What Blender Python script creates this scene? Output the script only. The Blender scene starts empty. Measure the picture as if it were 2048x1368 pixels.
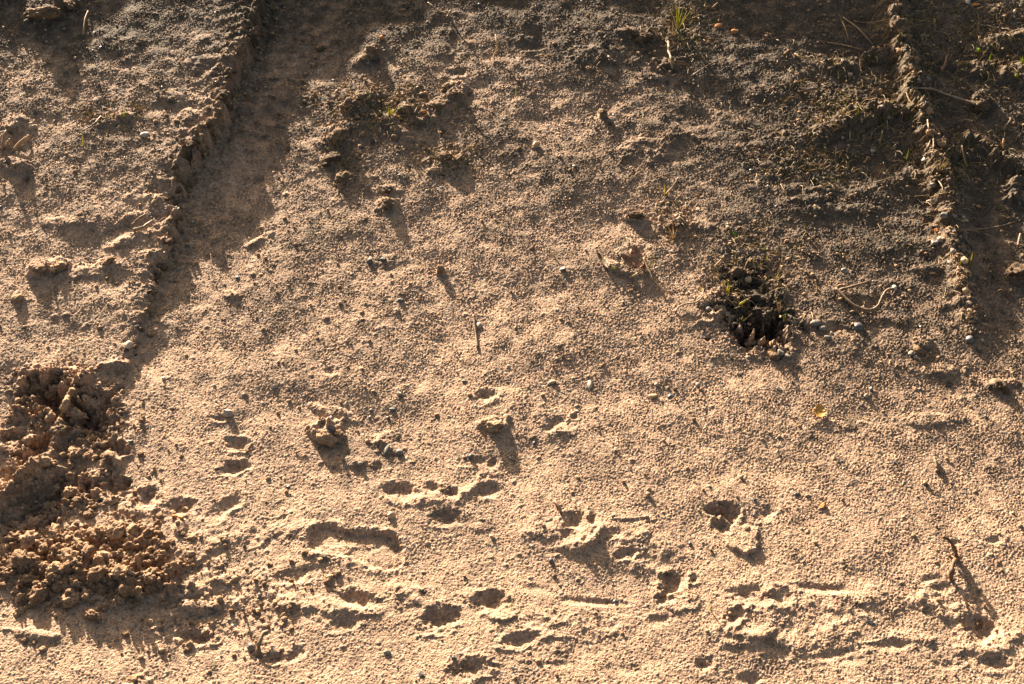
import bpy, math, random
import numpy as np
from mathutils import Vector, noise as mnoise

R = math.radians
sc = bpy.context.scene
COL = sc.collection

# ------------------------------------------------------------------ camera, sky, sun, exposure
PITCH = R(50.96)
FPX = 2400.0                       # focal length in pixels of the 2048 px wide photograph
CAM = np.array([0.0, -1.511, 1.864])
FWD = np.array([0.0, math.cos(PITCH), -math.sin(PITCH)])
UPV = np.array([0.0, math.sin(PITCH), math.cos(PITCH)])
cd = bpy.data.cameras.new('camera')
cd.sensor_width = 36.0
cd.lens = 36.0 * FPX / 2048.0
cd.clip_start, cd.clip_end = 0.02, 500.0
cam = bpy.data.objects.new('camera', cd)
cam.location = CAM
cam.rotation_euler = (R(90) - PITCH, 0, 0)
COL.objects.link(cam)
sc.camera = cam

SUN_EL = R(9.5)
SUN_AZ = R(22.9)                   # left of straight ahead
world = bpy.data.worlds.new('World')
sc.world = world
world.use_nodes = True
wn = world.node_tree
wn.nodes.clear()
sky = wn.nodes.new('ShaderNodeTexSky')
sky.sky_type = 'NISHITA'
sky.sun_disc = False
sky.sun_elevation = SUN_EL
sky.sun_rotation = -SUN_AZ
sky.air_density = 1.0
sky.dust_density = 6.0
sky.ozone_density = 0.3
bg = wn.nodes.new('ShaderNodeBackground')
bg.inputs['Strength'].default_value = 0.05
wo = wn.nodes.new('ShaderNodeOutputWorld')
wn.links.new(sky.outputs[0], bg.inputs[0])
wn.links.new(bg.outputs[0], wo.inputs[0])

sl = bpy.data.lights.new('sun', 'SUN')
sl.energy = 5.0
sl.angle = R(0.5)
sl.color = (1.0, 0.855, 0.675)
sun = bpy.data.objects.new('sun', sl)
LDIR = Vector((math.sin(SUN_AZ) * math.cos(SUN_EL), -math.cos(SUN_AZ) * math.cos(SUN_EL), -math.sin(SUN_EL)))
sun.rotation_euler = LDIR.to_track_quat('-Z', 'Y').to_euler()
COL.objects.link(sun)

vs = sc.view_settings
vs.view_transform = 'Standard'
vs.look = 'None'
vs.exposure = 2.2
vs.gamma = 1.0
vs.use_curve_mapping = False

# ------------------------------------------------------------------ small numpy helpers
def sstep(a, b, x):
    t = np.clip((x - a) / (b - a), 0, 1)
    return t * t * (3 - 2 * t)

def ray(px, py):
    d = FWD * FPX + np.array([1.0, 0, 0]) * (px - 1024.0) - UPV * (py - 684.0)
    return d / np.linalg.norm(d)

def hit_plane(px, py, z=0.0):
    d = ray(px, py)
    return CAM + d * ((z - CAM[2]) / d[2])

def project(x, y, z):
    dx, dy, dz = x - CAM[0], y - CAM[1], z - CAM[2]
    dep = dy * FWD[1] + dz * FWD[2]
    up = dy * UPV[1] + dz * UPV[2]
    return 1024.0 + FPX * dx / dep, 684.0 - FPX * up / dep

# ------------------------------------------------------------------ broad shape of the ground (metres)
def bowl(y):
    yc = np.clip(y, -1.2, 1.25)
    return np.where(yc < .2, 0.066, 0.032) * (yc - 0.2) ** 2

# edge of the raised ground on the left (crest in the photograph, with its height above the rut)
LEFT = [(520, -60, .100), (513, 0, .098), (500, 50, .098), (488, 85, .098), (468, 118, .096), (457, 140, .096), (451, 180, .094),
        (445, 215, .092), (428, 236, .09), (405, 265, .087), (385, 290, .083), (376, 312, .08), (355, 345, .076),
        (346, 370, .074), (336, 392, .072), (344, 415, .068), (345, 445, .062), (328, 482, .056), (312, 515, .05), (300, 545, .043),
        (297, 570, .038), (291, 610, .031), (281, 645, .024), (266, 670, .02), (256, 700, .015), (250, 740, .006), (240, 790, .0)]
# thin crumbling ridge on the right
RIGHT = [(1775, -60, .05), (1788, 0, .055), (1792, 40, .055), (1800, 75, .058), (1812, 110, .058), (1822, 150, .055), (1826, 190, .055),
         (1842, 225, .055), (1858, 265, .05), (1868, 300, .047), (1874, 335, .045), (1884, 370, .05), (1890, 410, .046), (1898, 450, .042),
         (1903, 480, .038), (1913, 520, .034), (1922, 555, .03), (1930, 590, .026), (1938, 625, .02), (1944, 655, .012), (1950, 690, .0)]

def crest_world(tab):
    out = []
    for px, py, h in tab:
        z = 0.01
        for _ in range(4):
            p = hit_plane(px, py, z)
            z = float(bowl(p[1])) + 0.46 * h
        out.append((p[1], p[0], h))
    out.sort()
    a = np.array(out)
    return a[:, 0], a[:, 1], a[:, 2]
LY, LX, LH = crest_world(LEFT)
RY, RX, RH = crest_world(RIGHT)

def bank(x, y):
    # the rough earth bank just beyond the far edge of the picture; its shade falls on the far strip
    yc = 1.64 + 0.03 * np.sin(3.1 * x + 1.0) + 0.02 * np.sin(7.7 * x)
    hb = 0.108 + 0.012 * np.sin(4.3 * x + .4) + 0.010 * np.sin(9.7 * x + 2.) + 0.006 * np.sin(23 * x)
    hb = hb + 0.014 * sstep(.35, .75, x) - .05 * sstep(.9, 1.15, x) - .035 * np.exp(-((x + .02) / .22) ** 2)
    hb = hb + 0.06 * np.exp(-((x + 1.65) / .14) ** 2)
    t = np.where(y < yc, np.exp(-((y - yc) / 0.2) ** 2), np.maximum(0.35, 1 - (y - yc) * .12))
    return hb * t

def macro(x, y, wob=None):
    z = bowl(y)
    fade = 1 - sstep(1.3, 1.6, y)
    w = 0.0 if wob is None else wob
    # left step: raised ground, broken face, rut, slow rise
    h = np.interp(y, LY, LH) * fade
    d = (x - np.interp(y, LY, LX)) * 0.93 + w
    left = np.exp(np.minimum(d, 0) / 0.10) * 0.22 + 0.5 + 0.10 * np.exp(np.minimum(d, 0) / 0.5)
    face = 1 - sstep(0.0, 0.012, d)
    right = -0.15 * sstep(0.0, 0.02, d) * (1 - sstep(0.05, 0.34, d))
    z = z + 0.55 * h * (left * face + right)
    # right ridge
    h = .7 * np.interp(y, RY, RH) * fade
    d = (x - np.interp(y, RY, RX)) * 0.97 + w * 0.25
    z = z + h * np.where(d < 0, np.exp(-(d / 0.020) ** 2), 0.8 * np.exp(-(d / 0.030) ** 2) + 0.2 * np.exp(-(d / 0.10) ** 2))
    z = z - 0.2 * h * sstep(0.0, 0.05, d)
    return z + bank(x, y)

# ------------------------------------------------------------------ detailed relief on a 1.4 mm height map
G = 0.0014
X0, X1, Y0, Y1 = -1.56, 1.56, -0.88, 1.34
NX, NY = int((X1 - X0) / G) + 1, int((Y1 - Y0) / G) + 1
gx = (X0 + G * np.arange(NX)).astype(np.float32)
gy = (Y0 + G * np.arange(NY)).astype(np.float32)
KX, KY = np.meshgrid(np.fft.rfftfreq(NX, G), np.fft.fftfreq(NY, G))
KK = np.sqrt(KX ** 2 + KY ** 2).astype(np.float32)
KK[0, 0] = 1e-3
del KX, KY

def spec_noise(seed, filt):
    w = np.random.default_rng(seed).standard_normal((NY, NX)).astype(np.float32)
    f = np.fft.rfft2(w) * filt
    f[0, 0] = 0
    n = np.fft.irfft2(f, s=(NY, NX)).astype(np.float32)
    return n / n.std()

def band(seed, wl, bw=0.45):
    return spec_noise(seed, np.exp(-(np.log(KK * wl) / bw) ** 2).astype(np.float32))

def fractal(seed, wl, slope=1.6, small=0.003):
    return spec_noise(seed, ((1 + (KK * wl) ** 2) ** (-slope / 2) * np.exp(-(KK * small) ** 2)).astype(np.float32))

N_RAG = fractal(11, 0.05, 1.7)             # ragged outlines
N_MED = band(12, 0.055, .6)
N_BIG = fractal(13, 0.30, 2.6, .02)
N_LUMP = fractal(14, 0.035, 2.4, .007)
N_CREST = fractal(15, 0.04, 2.4, .010)
XX, YY = np.meshgrid(gx, gy)
M0 = macro(XX, YY).astype(np.float32)
PX, PY = project(XX, YY, M0)
PX, PY = PX.astype(np.float32), PY.astype(np.float32)
H = macro(XX, YY, 0.006 * N_RAG + 0.002 * N_MED).astype(np.float32)
dL = (XX - np.interp(YY, LY, LX)) * .93
dR = (XX - np.interp(YY, RY, RX)) * .97
hL = .6 * np.interp(YY, LY, LH).astype(np.float32)
hR = .8 * np.interp(YY, RY, RH).astype(np.float32)
SM = np.zeros_like(H)
nearL = np.exp(-((dL - .008) / .045) ** 2).astype(np.float32)
nearR = np.exp(-(dR / .03) ** 2).astype(np.float32)
H += nearL * hL * (0.07 * N_CREST + .05 * N_MED + .05 * N_RAG) + nearR * hR * (0.08 * N_CREST + .12 * N_MED)

def inside(poly, X, Y):
    c = np.zeros(X.shape, bool)
    n = len(poly)
    for i in range(n):
        (xa, ya), (xb, yb) = poly[i], poly[(i + 1) % n]
        if ya == yb:
            continue
        c ^= ((ya > Y) != (yb > Y)) & (X < (xb - xa) * (Y - ya) / (yb - ya) + xa)
    return c

def segdist(pts, X, Y, closed=False):
    dm = np.full(X.shape, 1e9, np.float32)
    n = len(pts)
    for i in range(n if closed else n - 1):
        (xa, ya), (xb, yb) = pts[i], pts[(i + 1) % n]
        ux, uy = xb - xa, yb - ya
        t = np.clip(((X - xa) * ux + (Y - ya) * uy) / (ux * ux + uy * uy + 1e-6), 0, 1)
        dm = np.minimum(dm, np.hypot(X - xa - t * ux, Y - ya - t * uy))
    return dm

def window(cx, cy, r):
    """slices of the height map that hold everything within r photo pixels of (cx, cy)"""
    z = 0.02
    for _ in range(3):
        p = hit_plane(cx, cy, z)
        i = int(np.clip((p[0] - X0) / G, 0, NX - 1)); j = int(np.clip((p[1] - Y0) / G, 0, NY - 1))
        z = float(M0[j, i])
    k = int(r * 1.9 * 0.001 * (2400 / (cy + 2276.0)) * 1.25 / G) + 6
    return slice(max(0, j - k), min(NY, j + k)), slice(max(0, i - k), min(NX, i + k))

def rad(win, cx, cy, rx, ry, rot, rag):
    X, Y = PX[win] - cx, PY[win] - cy
    c, s = math.cos(R(rot)), math.sin(R(rot))
    u, v = (X * c + Y * s) / rx, (-X * s + Y * c) / ry
    return np.sqrt(u * u + v * v) + rag * N_RAG[win]

def lump(cx, cy, rx, ry, mm, rot=0, rag=.16, rough=.22, p=.7):
    mm *= .5 if cy > 460 else .72 if cx > 1600 else .4
    w = window(cx, cy, max(rx, ry) * 1.5)
    r = rad(w, cx, cy, rx, ry, rot, rag)
    H[w] += mm * .001 * np.clip(1 - r * r, 0, 1) ** p * (1 + rough * N_LUMP[w])

def dent(cx, cy, rx, ry, mm, rot=0, rag=.15, rim=.13, wall=.95, rough=.5):
    rx, ry, mm = rx * 1.12, ry * 1.15, mm * (.56 if rx < 2.6 * ry else .34)
    w = window(cx, cy, max(rx, ry) * 1.9)
    r = rad(w, cx, cy, rx, ry, rot, rag)
    H[w] += .001 * mm * (-(1 - sstep(1 - wall, 1.0, r)) * (1 + rough * .3 * N_LUMP[w]) + rim * 1.3 * np.exp(-((r - 1.15) / .15) ** 2) * np.clip(.8 + .9 * N_RAG[w], 0, 2.5))
    SM[w] = np.maximum(SM[w], .8 * (1 - sstep(.55, .95, r)))

def pad(cx, cy, rx, ry, mm):
    w = window(cx, cy, max(rx, ry) * 1.5)
    r = rad(w, cx, cy, rx, ry, 0, .10)
    H[w] += .0007 * mm * (1 - sstep(.8, 1.0, r)) * np.clip(.42 + .5 * (PY[w] - cy) / ry + .2 * (PX[w] - cx) / rx, -.1, 1)

def ridge(pts, mm, wpx, rough=.3):
    a = np.array(pts, float)
    c = (a.min(0) + a.max(0)) / 2
    w = window(c[0], c[1], max(a.max(0) - a.min(0)) / 2 + 3 * wpx)
    d = segdist(pts, PX[w], PY[w]) + wpx * .3 * N_RAG[w]
    H[w] += mm * .00066 * np.exp(-(d / wpx) ** 2) * (1 + rough * N_LUMP[w])

def press(poly, mm, wall=7, rim=.2):
    a = np.array(poly, float)
    c = (a.min(0) + a.max(0)) / 2
    w = window(c[0], c[1], max(a.max(0) - a.min(0)) / 2 + 30)
    d = segdist(poly, PX[w], PY[w], True)
    d = np.where(inside(poly, PX[w], PY[w]), -d, d) + 1.6 * N_RAG[w]
    H[w] += mm * .001 * (-(1 - sstep(-wall, 0, d)) + rim * np.exp(-((d - 6) / 6) ** 2) * np.clip(.9 + .8 * N_RAG[w], 0, 2.5))
    SM[w] = np.maximum(SM[w], .85 * sstep(0, -9, d))

# broad unevenness, stronger on the far and right-hand soil than on the near sand
rough_zone = np.clip(0.36 + 0.4 * sstep(620, 150, PY) + .4 * sstep(1100, 1700, PX) * sstep(900, 400, PY) - .2 * sstep(800, 1000, PY), 0, 1.6)
H += rough_zone * (0.0013 * band(21, .14, .6) + 0.0007 * N_MED + 0.00020 * band(22, .022, .5)) + .0025 * N_BIG

# --- shoe print
press([(615, 1082), (616, 1062), (638, 1048), (668, 1050), (700, 1060), (740, 1063), (778, 1064), (796, 1074), (806, 1095), (808, 1122),
       (795, 1138), (770, 1142), (740, 1137), (715, 1124), (690, 1116), (650, 1112), (622, 1102)], 7.5, 7, .3)
ridge([(665, 1094), (700, 1090), (745, 1088)], 2.2, 4, .1)
pad(645, 1085, 36, 40, -4)
lump(770, 1112, 30, 22, 6)
# --- paw prints and other pits of the near sand
for a in [(1150, 1048, 36, 26, 13, -22), (1185, 1040, 13, 12, 9), (1140, 1075, 22, 14, 8), (1432, 1024, 19, 15, 19, 10), (1460, 1026, 22, 17, 21, 20), (1442, 1050, 24, 12, 15, 30),
          (1532, 1028, 26, 13, 9, -25), (1225, 1068, 24, 11, 7, -15), (1255, 1108, 28, 11, 11, -15), (1345, 1172, 34, 26, 15, -35),
          (1388, 1158, 12, 12, 10), (1325, 1195, 20, 12, 9, -40), (1195, 1203, 75, 8, 9, 3), (1500, 1196, 46, 24, 13, 0), (1468, 1236, 28, 18, 14, -45),
          (1560, 1196, 26, 20, 13), (1650, 1178, 75, 10, 11, 5), (1775, 1292, 50, 12, 12, -3), (1672, 1308, 62, 10, 9, -8), (1965, 1262, 36, 24, 18, 10),
          (1860, 1160, 26, 10, 9, -12), (1882, 1176, 22, 12, 8), (1405, 1328, 24, 16, 11), (1500, 1358, 24, 14, 9), (1990, 1328, 34, 16, 10),
          (715, 1200, 40, 20, 15, 5), (878, 1240, 44, 26, 17, -22), (985, 1204, 36, 22, 18, -5), (1038, 1282, 40, 16, 12, -15), (940, 1338, 46, 22, 17, -4),
          (600, 1150, 52, 15, 13, -8), (690, 1250, 34, 14, 9, -18), (545, 1318, 22, 12, 12), (590, 1310, 26, 12, 8, -25),
          (450, 1015, 46, 14, 14, -33), (362, 1016, 30, 18, 14, -15), (294, 998, 24, 26, 20, 30), (475, 886, 26, 15, 11), (465, 935, 24, 14, 12, -10),
          (492, 928, 12, 10, 7), (975, 792, 24, 14, 12), (970, 790, 10, 8, 7), (800, 985, 36, 20, 16, 8), (868, 975, 18, 12, 11), (905, 985, 16, 11, 11),
          (970, 980, 28, 16, 13, -20), (958, 922, 42, 11, 11, -5), (985, 928, 14, 9, 8), (895, 1038, 38, 16, 9, -8), (1110, 845, 24, 11, 9, -12), (1100, 858, 12, 9, 7),
          (1148, 835, 9, 7, 6), (912, 145, 22, 9, 13), (1065, 92, 26, 12, 14), (640, 97, 9, 7, 6), (440, 838, 16, 8, 9), (665, 745, 18, 9, 7),
          (1910, 1085, 16, 6, 5), (1990, 1082, 20, 9, 6), (1320, 1240, 30, 12, 5), (1100, 1330, 60, 10, 6), (360, 1270, 40, 12, 7, 12), (1245, 1340, 40, 12, 6),
          (400, 1275, 34, 16, 13), (390, 1140, 50, 12, 9, -20), (430, 1110, 40, 8, 8, -30), (1700, 1320, 30, 9, 6), (1480, 1300, 40, 9, 5), (1900, 1330, 30, 10, 7),
          (1065, 1175, 40, 10, 5, 10), (1120, 1105, 34, 8, 5), (830, 1215, 30, 10, 5, -20)]:
    dent(*a)
pad(1484, 1076, 38, 31, 14)
lump(1140, 1062, 14, 9, 6)
ridge([(1118, 1095), (1150, 1100), (1185, 1085), (1200, 1062)], 9, 9, .1)
pad(1165, 1082, 34, 18, 4)
pad(650, 1100, 60, 16, 5)
pad(1255, 1030, 40, 14, 4)
pad(1500, 1262, 60, 20, 5)
pad(1370, 1205, 40, 22, 5)
pad(1000, 1230, 34, 14, 7)
pad(735, 1222, 34, 14, 6)
for pts, mm, wd in [([(1080, 1060), (1300, 1075), (1350, 1100)], 5, 26), ([(1560, 1215), (1720, 1205), (1850, 1195)], 4, 24), ([(1430, 1265), (1560, 1290), (1700, 1260)], 5, 24),
                    ([(1840, 1200), (1900, 1225), (1950, 1215)], 7, 12), ([(1920, 1295), (1990, 1300), (2030, 1275)], 8, 12), ([(1000, 1255), (1120, 1265), (1240, 1250)], 5, 26),
                    ([(800, 1185), (880, 1205), (960, 1180)], 6, 18), ([(560, 1200), (640, 1215), (700, 1225)], 9, 16), ([(830, 1000), (900, 1005), (985, 950)], 6, 11),
                    ([(1100, 870), (1150, 862)], 4, 8), ([(1270, 1130), (1330, 1145)], 6, 9), ([(1790, 1268), (1860, 1280)], 6, 10), ([(420, 1070), (520, 1065), (590, 1050)], 6, 22)]:
    ridge(pts, mm, wd)
# --- raised lumps with their shade
for a in [(650, 866, 36, 24, 32, 15), (668, 850, 22, 14, 14), (690, 830, 30, 12, 14, 20), (640, 818, 34, 8, 10, 25), (985, 850, 32, 18, 18, 10), (1015, 838, 14, 10, 12),
          (770, 875, 34, 16, 13, -12), (782, 892, 26, 14, 12), (700, 925, 60, 14, 8), (895, 330, 40, 26, 22), (905, 325, 20, 12, 14), (880, 215, 34, 22, 26, -15), (912, 186, 26, 20, 30),
          (730, 205, 34, 20, 34, -20), (700, 222, 22, 14, 22), (742, 108, 24, 14, 34, -40), (725, 120, 30, 12, 16, -20), (815, 220, 22, 14, 28, -20), (775, 240, 34, 9, 18, 0),
          (835, 245, 34, 6, 15, 8), (672, 272, 26, 18, 32), (700, 258, 30, 12, 18), (800, 268, 26, 12, 18, 15), (668, 318, 24, 14, 24), (686, 356, 20, 16, 24), (775, 408, 26, 13, 20, -8),
          (772, 380, 30, 10, 12), (600, 192, 34, 9, 13, 10), (590, 210, 40, 16, 10), (1272, 432, 24, 8, 20, 5), (1300, 300, 60, 30, 14), (1330, 280, 50, 16, 10, -8), (1255, 505, 30, 20, 12),
          (1240, 540, 40, 12, 14, 12), (1480, 270, 90, 12, 8), (1555, 285, 70, 14, 12, -4), (1500, 95, 60, 9, 5), (1185, 110, 70, 22, 16), (1265, 66, 40, 10, 20), (1300, 72, 26, 10, 16),
          (90, 35, 56, 22, 42, -8), (140, 14, 30, 14, 40), (-5, -20, 46, 26, 60), (35, 250, 40, 16, 26), (5, 275, 24, 20, 34), (30, 330, 36, 14, 26), (80, 542, 30, 14, 26), (115, 530, 26, 16, 24),
          (170, 540, 60, 16, 14, -10), (38, 598, 14, 12, 20), (225, 240, 40, 12, 16, -8), (255, 232, 26, 10, 16), (350, 195, 40, 16, 14), (410, 120, 40, 12, 14, -10), (380, 230, 30, 14, 14),
          (245, 480, 40, 14, 14, -20), (270, 430, 34, 10, 12, -20), (130, 445, 60, 12, 8), (465, 595, 20, 9, 12, 20), (520, 480, 34, 8, 12, -25), (2030, 545, 30, 20, 26), (2040, 380, 40, 26, 30),
          (1960, 300, 60, 12, 24, 35), (2030, 340, 70, 14, 26, 30), (1920, 300, 40, 26, 20), (1860, 210, 40, 16, 20), (1955, 210, 24, 14, 28), (2010, 90, 70, 20, 24, -10), (1950, 140, 60, 14, 22, 8),
          (2040, 150, 40, 30, 24), (1720, 240, 60, 26, 24, -14), (1660, 262, 50, 22, 16, -20), (1780, 225, 44, 20, 26, 0), (1690, 130, 50, 18, 18, 0), (1760, 110, 40, 18, 30, -15),
          (1590, 380, 60, 12, 14), (1620, 400, 40, 10, 12), (1560, 270, 30, 9, 10), (1380, 440, 60, 24, 12), (1345, 450, 26, 18, 20), (1340, 130, 34, 18, 26), (1320, 150, 40, 12, 12),
          (1205, 228, 9, 8, 14), (881, 540, 9, 8, 12), (770, 518, 60, 14, 6), (1820, 350, 40, 18, 12), (1845, 540, 40, 10, 9), (1700, 420, 80, 14, 9), (1840, 690, 24, 16, 18), (1880, 740, 50, 12, 8),
          (2000, 770, 34, 12, 16), (1860, 840, 60, 14, 10), (1680, 850, 60, 10, 5), (960, 1055, 24, 9, 5), (1420, 600, 40, 16, 20), (1440, 640, 50, 16, 16)]:
    lump(*a)
# --- black hollow on the right
for a in [(1532, 660, 38, 26, 44, 15), (1492, 682, 50, 20, 24, 28), (1510, 640, 60, 40, 12), (1505, 585, 44, 20, 12), (1480, 545, 40, 14, 9)]:
    dent(*a[:4], a[4] * 1.7, *(a[5:] or (0,)), .3, .1, .8, .5)
for a in [(1512, 600, 36, 14, 24, 0), (1530, 626, 36, 11, 20, -6), (1470, 600, 34, 12, 14, 20), (1478, 545, 26, 9, 16, 0), (1500, 520, 30, 9, 12, 0), (1538, 682, 20, 9, 12, 0), (1578, 650, 20, 30, 14, 0), (1560, 704, 26, 10, 12, 0),
          (1445, 625, 40, 14, 16, -8), (1440, 585, 30, 10, 10, 0)]:
    lump(*a, .3, .5)
dent(1655, 662, 40, 14, 15)
# --- churned ground, lower left
for a in [(110, 800, 66, 44, 34, 20), (75, 775, 44, 22, 14), (195, 835, 40, 52, 24, 20), (90, 900, 50, 24, 16, -20), (30, 880, 50, 20, 14, -15), (80, 1000, 90, 34, 30, -10), (40, 1040, 60, 18, 20),
          (215, 970, 36, 22, 18), (225, 900, 30, 24, 14), (60, 1115, 60, 16, 16, -8), (250, 1095, 60, 16, 18, 5), (150, 970, 50, 20, 14), (20, 950, 40, 16, 12, -30)]:
    dent(*a[:4], a[4] * 1.45, *(a[5:] or (0,)), .25, .2, .8, .3)
for pts, mm, wd in [([(180, 762), (150, 785), (131, 822), (122, 870), (105, 910), (72, 945), (40, 978), (-10, 1020)], 34, 11), ([(60, 760), (100, 752), (150, 750)], 14, 9), ([(35, 830), (60, 800), (80, 815)], 20, 11),
                    ([(-10, 900), (40, 880), (60, 872)], 14, 9), ([(205, 735), (260, 728)], 12, 8), ([(215, 910), (235, 930)], 18, 9), ([(0, 1010), (60, 970), (110, 930)], 12, 20)]:
    ridge(pts, mm * 1.25, wd, .12)
for a in [(150, 1145, 190, 52, 36, 4), (165, 1130, 120, 34, 26, 6), (60, 1085, 70, 20, 24, -8), (240, 1080, 60, 20, 26, 8), (300, 1100, 34, 22, 24, 20), (290, 1165, 50, 30, 20), (110, 960, 44, 26, 22),
          (145, 905, 36, 18, 22), (230, 915, 22, 14, 18), (120, 1180, 70, 26, 20), (200, 1190, 70, 22, 16), (35, 1165, 50, 20, 12), (330, 1195, 44, 16, 16, -5), (370, 1185, 60, 12, 12, -10),
          (60, 1270, 60, 12, 16, 8), (400, 1215, 40, 14, 16), (440, 1160, 44, 12, 10, -15), (270, 1380, 40, 24, 30), (265, 1010, 40, 26, 12)]:
    lump(*a[:4], a[4] * .74, *(a[5:] or (0,)), .22, .2, .9)
# clod texture of the churned soil
churn = np.zeros_like(H)
for cx, cy, rx, ry in [(150, 1120, 200, 90), (120, 850, 140, 110), (100, 980, 170, 80)]:
    churn = np.maximum(churn, 1 - sstep(.5, 1.25, np.hypot((PX - cx) / rx, (PY - cy) / ry) + .22 * N_RAG))
heap = 1 - sstep(.45, 1.25, np.hypot((PX - 160) / 190, (PY - 1125) / 78) + .2 * N_RAG)
churn2 = np.maximum(.5 * churn, heap)
churn3 = np.maximum(churn2, .35 * (1 - sstep(.5, 1.2, np.hypot((PX - 420) / 220, (PY - 1210) / 110))))
black = 1 - sstep(.5, 1.2, np.hypot((PX - 1515) / 62, (PY - 625) / 66) + .3 * N_RAG)
black = np.maximum(black, .6 * (1 - sstep(.5, 1.2, np.hypot((PX - 1490) / 60, (PY - 560) / 40) + .3 * N_RAG)))
mossy = np.zeros_like(H)
for cx, cy, rx, ry in [(1720, 225, 150, 90), (1990, 110, 110, 90), (1360, 60, 60, 70), (1900, 320, 120, 60), (1830, 120, 60, 140), (1500, 560, 90, 90), (760, 220, 130, 60), (690, 320, 50, 60), (900, 315, 70, 40), (1345, 440, 50, 50), (220, 235, 80, 25), (1620, 330, 120, 40)]:
    mossy = np.maximum(mossy, 1 - sstep(.4, 1.2, np.hypot((PX - cx) / rx, (PY - cy) / ry) + .3 * N_MED))
lumpy = band(31, .016, .6)
H += churn3 * (.0017 * np.maximum(lumpy, -.6) + .0004 * band(32, .009, .5) + .0034 * np.maximum(N_CREST, -.6))
H += black * (.0024 * np.maximum(lumpy, -.6) + .001 * band(33, .010, .5)) + mossy * (.0014 * lumpy + .0008 * band(34, .008, .4))
H += np.clip(nearL * hL / .06, 0, 1) * (.0016 * lumpy) + np.clip(nearR * hR / .04, 0, 1) * (.0022 * lumpy + .0008 * band(35, .008, .4))

# grain: crumbs pressed into the crust
coarse = np.clip(.30 + .5 * sstep(1350, 1800, PX) * sstep(950, 500, PY) + .25 * sstep(500, 100, PY), 0, 1).astype(np.float32)
ga = band(41, .0049, .5); gb = band(42, .0034, .3); gc = band(43, .0095, .45)
patch = (1 - .6 * SM) * np.clip(1 + .42 * band(44, .09, .9), .35, 1.8) * (.52 + 1.0 * sstep(1250, 250, PY + .2 * (1000 - PX)))
H += patch * (.00056 * ga * (1 + .5 * coarse) + .00036 * gb + .00030 * gc * (.1 + 1.2 * coarse))

def stamp(seed, n, rmin, rmax, hk, dens=None):
    g = np.random.default_rng(seed)
    i = g.integers(6, NX - 6, n); j = g.integers(6, NY - 6, n)
    if dens is not None:
        k = g.random(n) < dens[j, i]
        i, j = i[k], j[k]
    r = (rmin + (rmax - rmin) * g.random(len(i)) ** 1.8) / G
    fx, fy = g.uniform(-.5, .5, len(i)), g.uniform(-.5, .5, len(i))
    ex = g.uniform(.75, 1.3, len(i))
    base = H[j, i]
    A = np.zeros_like(H)
    m = int(math.ceil(rmax / G))
    for dj in range(-m, m + 1):
        for di in range(-m, m + 1):
            q = 1 - (((di - fx) * ex) ** 2 + ((dj - fy) / ex) ** 2) / (r * r)
            k = q > 0
            if k.any():
                np.maximum.at(A, (j[k] + dj, i[k] + di), (np.sqrt(q[k]) * r[k] * G * hk).astype(np.float32))
    H[:] += A
stamp(51, 420000, .0010, .0024, .55, np.clip(1 - .7 * SM, 0, 1))
stamp(52, 30000, .0022, .0048, .5, np.clip((coarse - .22) * 1.2 * (.6 + .5 * N_MED) + .03, 0, 1))
stamp(53, 8000, .003, .009, .5, np.clip(.5 * churn2 + .7 * black + .5 * mossy + .6 * nearL * (hL > .02) + .8 * nearR * (hR > .01) + .015, 0, 1))
stamp(54, 1500, .008, .018, .45, np.clip(.6 * churn2 + .3 * black, 0, 1))

# ------------------------------------------------------------------ soil kinds (the dark value also carries painted shade, far edge and pits)
dark = .66 * sstep(1150, 1700, PX + .5 * (500 - PY)) * sstep(1080, 560, PY) + .42 * sstep(760, 110, PY) + .38 * sstep(150, 50, PY)  # dark right-hand soil, plus far shade painted in as darker soil
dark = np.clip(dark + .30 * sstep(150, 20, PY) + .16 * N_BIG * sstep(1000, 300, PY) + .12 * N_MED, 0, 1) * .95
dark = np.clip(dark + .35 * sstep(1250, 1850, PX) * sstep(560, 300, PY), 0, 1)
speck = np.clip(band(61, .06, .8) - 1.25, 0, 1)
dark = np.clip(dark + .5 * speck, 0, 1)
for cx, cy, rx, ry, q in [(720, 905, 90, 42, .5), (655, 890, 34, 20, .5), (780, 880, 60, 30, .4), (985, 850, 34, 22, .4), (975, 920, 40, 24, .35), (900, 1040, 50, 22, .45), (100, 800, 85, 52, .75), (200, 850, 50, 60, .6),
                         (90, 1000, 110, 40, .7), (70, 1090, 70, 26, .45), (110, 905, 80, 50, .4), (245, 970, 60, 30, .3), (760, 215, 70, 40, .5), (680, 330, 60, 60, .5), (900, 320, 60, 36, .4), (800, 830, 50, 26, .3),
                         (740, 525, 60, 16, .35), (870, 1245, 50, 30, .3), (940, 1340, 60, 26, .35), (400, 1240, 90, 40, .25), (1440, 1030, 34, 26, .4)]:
    dark = np.maximum(dark, q * (1 - sstep(.4, 1.2, np.hypot((PX - cx) / rx, (PY - cy) / ry) + .28 * N_RAG)))  # dark soil patches; those over pits put damp and shade into the colour
red = np.clip(np.maximum(heap, .38 * churn) * (.85 + .35 * N_RAG), 0, 1)
red = np.maximum(red, .6 * np.clip(1 - sstep(.5, 1.2, np.hypot((PX - 1000) / 40, (PY - 1205) / 30)), 0, 1))
moss = np.clip(mossy * (.5 + .6 * N_RAG), 0, 1)
moss = np.maximum(moss, .55 * np.clip(nearL * (hL > .015) * (.6 + .7 * N_MED), 0, 1))

edge = np.minimum(np.minimum(sstep(X0 + .004, X0 + .05, XX), sstep(X1 - .004, X1 - .05, XX)), np.minimum(sstep(Y0 + .004, Y0 + .05, YY), sstep(Y1 - .004, Y1 - .05, YY)))
D = ((H - M0) * edge).astype(np.float32)

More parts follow.
